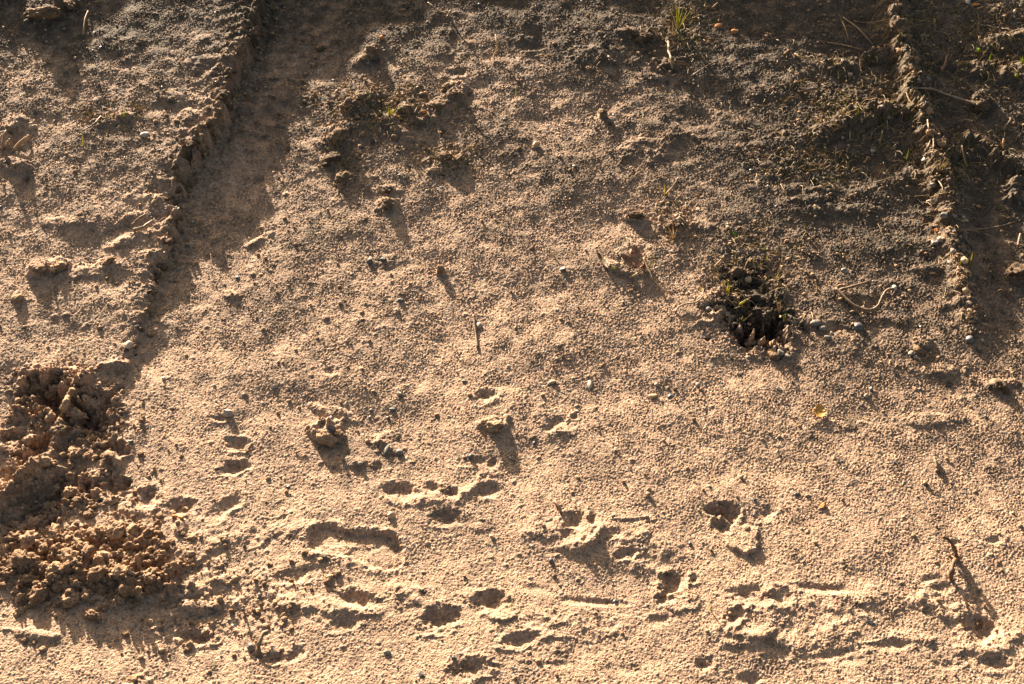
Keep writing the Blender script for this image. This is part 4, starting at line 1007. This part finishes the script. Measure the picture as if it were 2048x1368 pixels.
# ---------------------------------------------------------------- twigs, roots, straw
TW = [
    ('twig', [(947, 631, 4), (949, 645, 5), (951, 665, 4), (955, 697, 2)], 2.6, 2.0, 'drybark', 'straight thin brown twig lying upright in the picture middle with a sandy knob'),
    ('twig', [(537, 1264, 10), (527, 1267, 13), (521, 1280, 12), (517, 1296, 6), (519, 1312, 0)], 3.6, 4.4, 'drybark', 'short thick bent twig arching out of the sand by the blue grey pebble'),
    ('twig', [(1110, 1003, 3), (1114, 1008, 6), (1119, 1016, 5), (1122, 1027, 1)], 2.8, 2.4, 'bark', 'short dark twig stub above the left clear paw print'),
    ('twig', [(1826, 176, 6), (1850, 177, 8), (1867, 179, 9), (1882, 185, 10), (1905, 193, 16), (1940, 204, 18), (1958, 211, 12)], 2.4, 2.8, 'root', 'long root running right from the ridge into the dark root clump'),
    ('twig', [(1917, 461, 8), (1940, 460, 9), (1961, 458, 9), (1985, 455, 8), (2005, 451, 7), (2031, 443, 5)], 2.0, 1.2, 'drybark', 'long thin curved stick lying right of the narrow ridge'),
    ('straw', [(1687, 35, 5), (1712, 53, 9), (1729, 70, 9), (1746, 90, 3)], 2.0, 1.2, 'straw', 'longest pale stalk lying aslant in the top shade left of the ridge'),
    ('straw', [(1655, 85, 3), (1683, 89, 6), (1700, 93, 6), (1721, 98, 3)], 1.6, 1.0, 'straw', 'nearly level dry stalk below the longest pale stalk'),
    ('straw', [(1707, 41, 4), (1729, 45, 8), (1759, 42, 10), (1782, 37, 8)], 1.3, .8, 'straw', 'thin level stalk close left of the ridge top'),
    ('straw', [(1684, 42, 3), (1691, 58, 8), (1697, 81, 3)], 1.5, .9, 'straw', 'short upright stalk left of the longest pale stalk'),
    ('twig', [(1384, 152, 3), (1411, 133, 8), (1430, 124, 9), (1448, 115, 8)], 2.0, 1.3, 'drybark', 'reddish thin twig slanting up at the edge of the top shade'),
    ('straw', [(1069, 113, 2), (1078, 110, 5), (1090, 109, 5), (1106, 111, 2)], 1.6, 1.2, 'straw', 'curved pale straw below the dark hole at the top'),
    ('root', [(1336, 84, 14), (1338, 95, 16), (1337, 103, 14), (1342, 116, 10), (1343, 128, 6), (1345, 138, 0)], 3.4, 2.2, 'root', 'thick pale root standing below the dark grass clump at the top'),
    ('straw', [(991, 69, 26), (993, 85, 24), (995, 95, 18), (988, 111, 10), (987, 130, 0)], 1.6, 1.9, 'straw', 'tall kinked straw standing at the edge of the top shade'),
    ('twig', [(176, 22, 6), (170, 38, 8), (168, 53, 8), (167, 70, 2)], 1.8, 1.8, 'straw', 'pale straw hanging down beside the slab in the upper left corner'),
    ('twig', [(57, 271, 8), (48, 277, 10), (38, 285, 9), (23, 303, 2)], 2.0, 1.6, 'straw', 'pale stalk slanting near the root stubs at the left edge'),
    ('twig', [(202, 232, 4), (192, 244, 7), (182, 252, 7), (164, 262, 3)], 2.0, 1.6, 'drybark', 'slanting straw on the raised ground below the small sprout'),
    ('twig', [(1236, 506, 3), (1243, 494, 8), (1249, 484, 10)], 1.5, 1.1, 'drybark', 'thin slanting stalk left above the dead leaf'),
    ('twig', [(1259, 555, 4), (1273, 548, 6), (1286, 539, 8)], 1.8, 1.4, 'straw', 'straw lying below the dead leaf'),
    ('twig', [(1351, 623, 3), (1357, 614, 7), (1370, 608, 8), (1392, 604, 8), (1408, 591, 6)], 2.4, 1.2, 'root', 'bent pale rootlet right below the leaf stalk'),
    ('straw', [(1280, 520, 14), (1292, 513, 12)], 1.2, .8, 'straw', 'short straw lying across the dead leaf'),
    ('root', [(146, 777, 16), (138, 792, 18), (132, 806, 16), (129, 816, 8)], 5.5, 6.5, 'sandclod', 'thick sandy root lying along the bright wall in the churned ground'),
    ('straw', [(155, 791, 16), (159, 798, 12), (164, 806, 5)], 1.5, 1.2, 'straw', 'pale straw splinter beside the thick sandy root'),
    ('twig', [(38, 757, 18), (41, 768, 12), (45, 785, 0)], 3.0, 3.6, 'root', 'pale stub standing at the left end of the churned ground'),
    ('root', [(1333, 1193, 3), (1352, 1186, 6), (1365, 1184, 6), (1378, 1184, 5), (1399, 1191, 2)], 1.1, .9, 'straw', 'fine orange rootlet lying over the lip of a paw mark at the bottom'),
    ('straw', [(484, 1217, 14), (488, 1224, 8), (491, 1232, 0)], 2.0, 1.6, 'drybark', 'tiny upright stalk casting a forked shade at the lower left'),
    ('straw', [(562, 1233, 2), (565, 1228, 5), (570, 1226, 4)], 1.6, 1.2, 'straw', 'tiny orange curl on the sand right of the tiny upright stalk'),
    ('straw', [(1923, 1193, 6), (1930, 1203, 7), (1948, 1218, 2)], 1.3, .9, 'bark', 'thin dark stalk under the forked upright twig'),
    ('straw', [(1925, 1236, 12), (1928, 1248, 6), (1930, 1258, 0)], 1.4, 1.4, 'drybark', 'short brown stalk left of the lower right pit'),
    ('twig', [(264, 450, 6), (272, 441, 9), (281, 434, 9), (291, 428, 6)], 2.2, 1.6, 'drybark', 'upper of two bark strips on the raised ground by the scarp'),
    ('twig', [(267, 459, 5), (278, 456, 9), (288, 453, 10), (305, 441, 6)], 3.0, 2.4, 'root', 'lower paler of two bark strips on the raised ground by the scarp'),
    ('straw', [(1267, 353, 2), (1276, 345, 6), (1287, 338, 6), (1282, 330, 12)], 1.1, .8, 'straw', 'hair thin bent straw on the upper middle sand'),
    ('straw', [(1331, 389, 2), (1345, 373, 12), (1356, 355, 18)], 1.5, .9, 'straw', 'pale leaning straw beside the short green blade at the upper middle'),
    ('straw', [(1468, 617, 3), (1478, 610, 8), (1491, 601, 12)], 2.2, 1.8, 'sprout', 'yellowish stem with brown tip lying left of the black pit'),
    ('straw', [(1487, 642, 2), (1496, 634, 8), (1504, 627, 12)], 1.6, 1.2, 'straw', 'grey straw at the left rim of the black pit'),
    ('straw', [(1430, 532, 3), (1436, 526, 6), (1442, 519, 8)], 1.9, 1.6, 'straw', 'pale short stalk left of the dark soil'),
    ('straw', [(1548, 650, 2), (1549, 641, 8), (1550, 633, 12)], 1.9, 1.2, 'straw', 'dark straw standing at the right rim of the black pit'),
    ('straw', [(1635, 580, 2), (1633, 570, 6), (1631, 560, 10)], 1.6, 1.1, 'straw', 'short pale stalk left of the curved branch'),
    ('straw', [(1869, 54, 0), (1869, 44, 14), (1870, 38, 18)], 1.8, 1.4, 'straw', 'white stub of straw right of the ridge near the top'),
    ('root', [(1848, 90, 6), (1844, 75, 20), (1850, 68, 24), (1853, 78, 16), (1850, 86, 10)], 1.6, 1.4, 'root', 'looped root curl on the top part of the ridge'),
    ('root', [(1882, 142, 5), (1890, 128, 14), (1893, 112, 18)], 3.6, 1.8, 'deadleaf', 'curled dry leaf strip leaning right of the ridge'),
    ('straw', [(1813, 186, 14), (1819, 201, 12), (1830, 213, 6)], 1.6, 1.2, 'straw', 'pale curved stalk on the left flank of the ridge by the forked root'),
    ('root', [(1855, 240, 16), (1858, 258, 14), (1862, 275, 10), (1855, 295, 8)], 1.8, 1.2, 'root', 'hanging root on the left flank of the ridge'),
    ('root', [(1866, 270, 16), (1867, 290, 12), (1864, 306, 6)], 2.0, 1.0, 'root', 'second hanging root close right of the first on the ridge'),
    ('straw', [(1876, 360, 12), (1885, 375, 8), (1884, 385, 4)], 1.5, 1.2, 'root', 'thin root thread over the ridge waist'),
    ('straw', [(1936, 335, 0), (1929, 320, 18), (1924, 290, 34)], 1.4, 1.0, 'straw', 'long thin dead stalk standing right of the grassy ridge part'),
    ('straw', [(1700, 280, 0), (1700, 270, 10), (1701, 262, 14)], 1.8, 1.2, 'straw', 'pale stub of straw in the dark soil at the upper right'),
    ('straw', [(1752, 365, 2), (1774, 358, 6), (1788, 355, 6)], 2.2, 1.4, 'drybark', 'brown straw lying left of the ridge waist'),
    ('straw', [(1759, 289, 0), (1762, 275, 14), (1765, 262, 20)], 1.5, 1.0, 'straw', 'pale leaning stalk left of the mossy clump'),
    ('straw', [(1776, 258, 0), (1775, 248, 12), (1774, 240, 18)], 1.6, 1.2, 'straw', 'short pale stub right of the pale leaning stalk'),
    ('twig', [(2022, 237, 10), (2016, 247, 10), (2006, 260, 3)], 1.8, 1.4, 'drybark', 'pinkish slanting stalk near the right edge'),
    ('straw', [(2006, 297, 0), (2006, 287, 12), (2007, 277, 16)], 2.0, 1.4, 'straw', 'pale upright straw near the right edge'),
    ('straw', [(2036, 492, 10), (2038, 480, 12), (2041, 468, 14)], 3.2, 2.6, 'drybark', 'thick brown stub near the right edge beside the long thin stick'),
    ('straw', [(1573, 392, 2), (1568, 380, 8), (1561, 368, 8)], 1.4, 1.0, 'straw', 'thin dry stalk among the upper right undulations'),
    ('straw', [(1422, 17, 4), (1428, 12, 12), (1435, 5, 18)], 2.0, 1.2, 'straw', 'pale straw at the top edge right of the dark grass clump'),
    ('straw', [(1567, 108, 4), (1572, 104, 7), (1577, 100, 6)], 2.2, 1.6, 'straw', 'pale straw fleck in the top shade, left of two'),
    ('straw', [(1590, 108, 4), (1598, 113, 7), (1605, 115, 5)], 2.4, 1.8, 'straw', 'pale straw fleck in the top shade, right of two'),
    ('straw', [(590, 905, 2), (598, 901, 3), (612, 902, 2)], 1.2, .9, 'straw', 'white thin straw on the lit sand left of the gravelly patch'),
    ('straw', [(478, 900, 3), (488, 900, 4), (497, 903, 2)], 1.6, .9, 'straw', 'white splinter in the paw mark below the wedge shaped flint'),
    ('twig', [(345, 1032, 3), (355, 1033, 5), (366, 1036, 3)], 2.6, 2.2, 'orange', 'reddish brown bark bit in the shallow mark right of the churned ground'),
    ('straw', [(1780, 732, 4), (1779, 727, 6), (1780, 722, 6)], 2.0, 1.6, 'straw', 'tiny white curl on the right hand sand'),
]
for nm, rows, r0, r1, mat, label in TW:
    twig(nm, rows, r0, r1, mat, label, {'straw': 'straw', 'root': 'root', 'twig': 'twig'}[nm])
twig('branch_piece', [(1671, 576, 5), (1691, 596, 7), (1709, 611, 8), (1730, 619, 8), (1747, 618, 8), (1757, 610, 10), (1765, 593, 14), (1774, 580, 16), (1787, 577, 12)], 2.8, 3.3, 'drybark',
     'curved forked branch like a hook lying in the dark sand at the right', 'branch',
     side=[([(1681, 579, 5), (1712, 571, 8), (1741, 561, 6)], 2.8, 2.2), ([(1730, 617, 6), (1715, 621, 5), (1700, 624, 2)], 2.4, 2.0)])
twig('forked_twig', [(1917, 1117, 2), (1913, 1113, 10), (1911, 1104, 18), (1906, 1092, 26), (1897, 1079, 32), (1885, 1073, 34)], 4.2, 3.0, 'bark',
     'dark forked twig standing up from the bright sand at the lower right', 'twig',
     side=[([(1916, 1118, 4), (1910, 1120, 12), (1905, 1133, 14), (1902, 1150, 8), (1904, 1164, -2)], 4.0, 4.4), ([(1905, 1118, 8), (1900, 1112, 9), (1897, 1108, 9)], 2.4, 1.6)])
twig('forked_twig', [(1869, 916, 4), (1871, 925, 6), (1873, 934, 5), (1875, 943, 3)], 3.2, 3.4, 'drybark', 'short thick brown twig with a side stub on the right hand sand', 'twig',
     side=[([(1871, 927, 5), (1868, 924, 6), (1866, 922, 6)], 2.4, 1.8)])
twig('broken_stem', [(897, 32, 2), (900, 24, 14), (903, 17, 20), (896, 6, 26)], 3.0, 2.4, 'root', 'broken pale stem stump at the top edge above the lit crust', 'stem',
     side=[([(893, 27, 8), (878, 22, 12), (866, 13, 14), (856, 5, 14)], 2.4, 2.0), ([(897, 30, 4), (893, 33, 4), (889, 30, 8)], 1.6, 1.2)])
twig('root_stub', [(4, 300, 0), (6, 288, 14), (9, 268, 26), (12, 262, 28)], 4.2, 2.6, 'root', 'reddish root stubs sticking up at the left edge', 'root',
     side=[([(10, 296, 2), (16, 285, 12), (20, 278, 16)], 3.0, 2.2)])

# ---------------------------------------------------------------- dead leaf with its stalk, yellow leaf, curled strip
b = at(1283, 520, 2)
e = tag(empty('dead_leaf', b), 'curled dead brown leaf with a pinkish tip and a long bent stalk', 'leaf')
V, F = leaf_data(at(1278, 540, 4), at(1268, 496, 9) - at(1278, 540, 3), .062, .034, .22, 4, 12)
mesh_obj('blade', local(V, b), F, 'deadleaf', parent=e)
V, F = leaf_data(at(1291, 538, 6), at(1281, 502, 12) - at(1291, 538, 5), .045, .016, -.3, 3, 9)
mesh_obj('blade', local(V, b), F, 'deadleaf', parent=e)
V, F = tube_data([at(1287, 515, 14), at(1295, 535, 12), at(1301, 546, 12), at(1307, 560, 9), at(1323, 575, 8), at(1342, 590, 4)], .0018, .0013)
mesh_obj('stalk', local(V, b), F, 'straw', parent=e)
p = at(1640, 836, 3)
V, F = leaf_data(p, at(1638, 812, 6) - p, .032, .027, .12, 4, 10)
tag(mesh_obj('yellow_leaf', local(V, p), F, 'yellowleaf', p), 'broken yellow leaf scrap lying flat on the sand at the right', 'leaf')
p = at(1194, 506, 4)
V, F = leaf_data(p, at(1222, 548, 5) - p, .055, .011, .25, 2, 10)
tag(mesh_obj('leaf_strip', local(V, p), F, 'bark', p), 'dark curled leaf strip left of the dead leaf', 'leaf')

# ---------------------------------------------------------------- green blades and seedlings
for x0, y0, x1, y1, w, mat, label in [
    (1031, 196, 1032, 170, 2.2, 'grass', 'single upright green blade on the upper middle sand'),
    (166, 293, 163, 267, 2.4, 'sprout', 'yellow upright blade on the raised ground at the left'),
    (1330, 391, 1328, 367, 2.6, 'sprout', 'short green blade beside the pale leaning straw'),
    (1107, 512, 1107, 499, 2.4, 'sprout', 'tiny green blade in the bright middle sand'),
    (1295, 536, 1317, 518, 2.4, 'grass', 'green blade leaning right out of the dead leaf'),
    (1399, 582, 1406, 572, 2.6, 'sprout', 'yellow green tip right of the leaf stalk'),
    (1940, 534, 1946, 504, 2.8, 'sprout', 'yellow green blade right of the narrow ridge'),
    (1996, 418, 1998, 406, 2.2, 'grass', 'small green blade in the shade right of the ridge waist'),
    (1690, 226, 1693, 204, 2.6, 'grass', 'green blade at the left end of the mossy bank'),
    (1717, 238, 1716, 212, 2.4, 'grass', 'green blade in the middle of the mossy bank'),
    (1785, 231, 1786, 217, 3.2, 'grass', 'broad green blade tip at the right end of the mossy bank'),
    (1813, 321, 1818, 298, 2.6, 'grass', 'green blade in the dark soil left of the grassy ridge part'),
    (1978, 124, 1984, 104, 2.8, 'grass', 'leaning green blade in the far right mossy patch'),
    (1749, 65, 1757, 43, 2.2, 'sprout', 'yellow green blade in the top shade left of the ridge'),
    (1741, 62, 1740, 47, 1.8, 'straw', 'pale thin blade left of the yellow green one in the top shade'),
    (1720, 136, 1719, 115, 1.8, 'straw', 'thin pale blade above the mossy bank'),
    (1735, 126, 1740, 110, 2.0, 'grass', 'slanting dull blade above the mossy bank'),
    (2012, 560, 2013, 552, 2.4, 'sprout', 'small yellow blade tip near the right edge'),
    (1535, 522, 1534, 508, 2.4, 'sprout', 'yellow upright blade over the dark soil'),
    (1524, 503, 1537, 490, 2.2, 'grass', 'slanting green blade over the dark soil'),
    (1508, 528, 1507, 516, 2.0, 'sprout', 'orange green stub left of the yellow upright blade'),
    (1421, 1222, 1422, 1210, 2.0, 'grass', 'tiny dark green blade near the lower paw marks'),
    (570, 418, 571, 410, 1.6, 'sprout', 'tiny yellow blade on the sand right of the scarp shadow'),
]:
    blade(x0, y0, x1, y1, w, mat, label)
seedling('seedling', 778, 232, [(796, 215, 4.5, 'sprout'), (776, 210, 3.5, 'grass'), (786, 214, 2.5, 'sprout')], [], 'bright yellow green sprout in the shaded hollow at the upper left')
seedling('seedling', 804, 243, [(797, 231, 4, 'sprout'), (801, 236, 2.5, 'grass')], [(798, 232, 6, 4, 'yellowleaf')], 'orange tipped sprout right below the bright yellow green one')
seedling('seedling', 248, 236, [(249, 216, 2.6, 'grass'), (244, 226, 1.8, 'grass')], [(231, 231, 6, 3.5, 'leafgreen')], 'small green sprout on the raised ground above the flat grey stone')
seedling('seedling', 1455, 589, [(1456, 562, 2.4, 'sprout'), (1450, 567, 1.6, 'sprout'), (1462, 570, 1.8, 'sprout')], [(1456, 560, 7, 5, 'yellowleaf'), (1450, 565, 6, 4, 'sprout'), (1461, 572, 5, 3, 'sprout'), (1445, 567, 6, 5, 'yellowleaf')], 'yellow seedling with orange leaves left of the black pit')
seedling('seedling', 1470, 478, [(1469, 469, 1.6, 'straw'), (1488, 470, 1.2, 'straw')], [(1467, 467, 9, 7, 'leafgreen'), (1472, 468, 7, 5, 'leafgreen'), (1482, 474, 5, 3, 'moss')], 'bright green clover leaf at the far end of the dark soil')
seedling('seedling', 1480, 647, [(1486, 632, 2.4, 'sprout'), (1479, 634, 2.2, 'grass'), (1490, 638, 1.8, 'grass'), (1474, 638, 1.6, 'sprout')], [], 'yellow green tuft at the left rim of the black pit')
seedling('seedling', 1569, 646, [(1571, 631, 1.8, 'sprout'), (1567, 634, 1.6, 'sprout')], [(1572, 629, 8, 6, 'leafgreen'), (1567, 631, 6, 5, 'leafgreen'), (1561, 633, 6, 5, 'yellowleaf')], 'small clover with green and orange leaves at the right rim of the black pit')
seedling('seedling', 1559, 634, [(1550, 591, 1.6, 'straw'), (1561, 602, 1.6, 'straw'), (1556, 612, 1.4, 'straw')], [(1561, 601, 7, 5, 'moss'), (1557, 616, 5, 4, 'yellowleaf')], 'dry stemmed weed with pale leaves right of the black peaty clods')
seedling('seeding_grass', 1551, 563, [(1562, 547, 2.2, 'grass'), (1563, 536, 1.3, 'straw'), (1565, 516, 1.2, 'straw'), (1574, 545, 1.2, 'straw')], [(1564, 522, 12, 3.5, 'straw'), (1563, 532, 9, 3.5, 'straw')], 'bent grass stalk with a pale seed head right of the dark soil')
seedling('seedling', 1226, 541, [(1224, 530, 2.2, 'grass'), (1236, 533, 2.2, 'grass'), (1228, 533, 1.6, 'sprout')], [], 'ring of tiny green blades on the clod left of the dead leaf')
seedling('grass_tuft', 1355, 60, [(1359, -4, 3, 'sprout'), (1350, 5, 2.6, 'grass'), (1368, 8, 2.6, 'grass'), (1342, 25, 2, 'straw'), (1374, 22, 2, 'straw'), (1356, 15, 2, 'grass'), (1348, 40, 2, 'straw'), (1365, 38, 1.6, 'straw'), (1384, 20, 2.4, 'sprout'), (1341, 20, 2.6, 'straw')], [], 'dark shaded grass clump at the top edge with sunlit tips')
seedling('grass_tuft', 1346, 72, [(1332, 45, 1.6, 'straw'), (1345, 42, 1.6, 'straw'), (1358, 50, 1.6, 'straw'), (1362, 58, 1.4, 'grass')], [], 'thin straw tuft hanging below the dark shaded grass clump')
seedling('grass_tuft', 1918, 537, [(1917, 520, 1.8, 'straw'), (1914, 524, 1.8, 'straw'), (1922, 522, 2, 'sprout'), (1920, 527, 2.2, 'grass')], [], 'small grass tuft growing on the crest of the narrow ridge')
seedling('grass_tuft', 1957, 108, [(1952, 94, 3, 'grass'), (1958, 95, 4, 'grass'), (1962, 99, 3, 'sprout'), (1946, 104, 2, 'grass')], [(1956, 98, 10, 7, 'leafgreen')], 'bright green leaf tuft in the far right mossy patch')
seedling('grass_tuft', 2034, 158, [(2030, 143, 2.6, 'grass'), (2036, 140, 2.4, 'grass'), (2042, 146, 2.6, 'sprout'), (2025, 150, 2, 'grass')], [(2036, 146, 8, 5, 'leafgreen')], 'green tuft at the right edge')
seedling('grass_tuft', 2044, 130, [(2040, 113, 2.6, 'grass'), (2046, 110, 3, 'grass')], [], 'green blades cut by the right edge above the green tuft')
seedling('grass_tuft', 1878, 345, [(1868, 318, 1.8, 'straw'), (1895, 325, 1.8, 'straw'), (1900, 335, 1.6, 'straw'), (1872, 330, 1.6, 'sprout'), (1888, 320, 1.6, 'straw'), (1898, 318, 1.8, 'sprout'), (1882, 318, 1.8, 'straw')], [], 'dry tangled grass tuft on the broad foot of the right ridge')
seedling('grass_tuft', 1348, 480, [(1346, 452, 1.6, 'straw'), (1338, 462, 1.6, 'straw'), (1354, 458, 1.6, 'straw'), (1331, 446, 2, 'straw'), (1347, 470, 1.6, 'sprout')], [(1346, 448, 6, 5, 'yellowleaf')], 'dry thread tuft on the small mossy clod')
seedling('moss_sprout', 1673, 130, [(1665, 118, 1.6, 'straw'), (1680, 116, 2, 'straw'), (1686, 120, 1.6, 'straw'), (1676, 114, 1.8, 'straw')], [(1670, 128, 7, 5, 'moss'), (1681, 127, 7, 5, 'deadleaf')], 'dry leafy sprout in the soil above the mossy bank')

# ---------------------------------------------------------------- what nobody could count
def scatter(n, dens, seed):
    g = np.random.default_rng(seed)
    out = []
    while len(out) < n:
        x, y = g.uniform(-1.42, 1.42, 4000), g.uniform(-.76, 1.22, 4000)
        k = g.random(4000) < bil(dens, x, y)
        k &= np.abs(x) < np.interp(y, [-.79, 1.2], [.93, 1.42])
        out += list(zip(x[k], y[k]))
    return out[:n]
def stuff(name, V, F, mat, smooth=False):
    o = mesh_obj(name, V, F, mat, smooth=smooth)
    o['kind'] = 'stuff'
    return o
near = np.clip(nearL * (hL > .02) + nearR * (hR > .01), 0, 1)
patchy = np.clip(.25 + .5 * N_BIG + .6 * N_MED, 0, 1.2)
d_crumb = np.clip(.02 + .05 * patchy + 1.0 * churn2 + .35 * churn + .6 * churn3 + .8 * near + .4 * black + .25 * mossy + .22 * dark * patchy, 0, 1).astype(np.float32)
def pieces(pts, rmin, rmax, flat, seed):
    g = random.Random(seed)
    V, F = [], []
    v0, f0 = ICO[0]
    Z = hz([p[0] for p in pts], [p[1] for p in pts])
    for (x, y), z in zip(pts, Z):
        r = rmin + (rmax - rmin) * g.random() ** 2.2
        a, b_, c = r * g.uniform(.7, 1.3), r * g.uniform(.7, 1.3), r * flat * g.uniform(.7, 1.2)
        an = g.uniform(0, 6.28)
        ca, sa = math.cos(an), math.sin(an)
        k = len(V)
        for q in v0:
            h = g.uniform(.75, 1.2)
            u, w = q.x * a * h, q.y * b_ * h
            V.append((x + u * ca - w * sa, y + u * sa + w * ca, z + c * .35 + q.z * c * h))
        F += [(i + k, j + k, l + k) for i, j, l in f0]
    return V, F
stuff('soil_crumbs', *pieces(scatter(5200, d_crumb, 81), .0012, .0048, .85, 1), 'sandclod', True)
stuff('reddish_crumbs', *pieces(scatter(2300, np.clip(heap + .12 * churn + .15 * churn3, 0, 1).astype(np.float32), 82), .0014, .0058, .9, 2), 'redclod', True)
stuff('black_crumbs', *pieces(scatter(800, np.clip(black, 0, 1).astype(np.float32), 83), .0014, .006, .9, 3), 'blackclod', True)
d_gr = np.clip(.015 + .25 * dark + .4 * near, 0, 1).astype(np.float32)
stuff('dark_gravel', *pieces(scatter(700, d_gr, 84), .0012, .0042, .6, 4), 'slate')
stuff('pale_gravel', *pieces(scatter(350, d_gr, 85), .0012, .0040, .6, 5), 'pale')
d_lit = np.clip(1.2 * mossy + .9 * nearR * (hR > .01) + .25 * dark * (PX > 1150) + .25 * nearL * (hL > .03) - .12, 0, 1).astype(np.float32)
g = random.Random(9)
V, F = [], []
for x, y in scatter(2600, d_lit, 86):
    ln, an = g.uniform(.008, .034), g.uniform(0, 6.28)
    p0 = Vector((x, y, float(hz(x, y)) + .001))
    x2, y2 = x + ln * math.cos(an), y + ln * math.sin(an)
    p2 = Vector((x2, y2, float(hz(x2, y2)) + g.uniform(.001, .014)))
    pm = (p0 + p2) * .5 + Vector((g.uniform(-.003, .003), g.uniform(-.003, .003), g.uniform(.001, .007)))
    tube_data([p0, pm, p2], g.uniform(.0003, .0007), .0003, 3, 2, .1, 0, V, F)
stuff('dry_grass_litter', V, F, 'straw')
V, F = [], []
for x, y in scatter(2200, np.clip(mossy * (.4 + .7 * N_RAG) - .15, 0, 1).astype(np.float32), 87):
    p0 = Vector((x, y, float(hz(x, y)) - .0005))
    blade_data(p0, p0 + Vector((g.uniform(-.005, .005), g.uniform(-.005, .005), g.uniform(.003, .010))), g.uniform(.001, .0024), .15, 2, 0, V, F, Vector((g.uniform(-1, 1), g.uniform(-1, 1), .2)))
stuff('moss', V, F, 'moss')
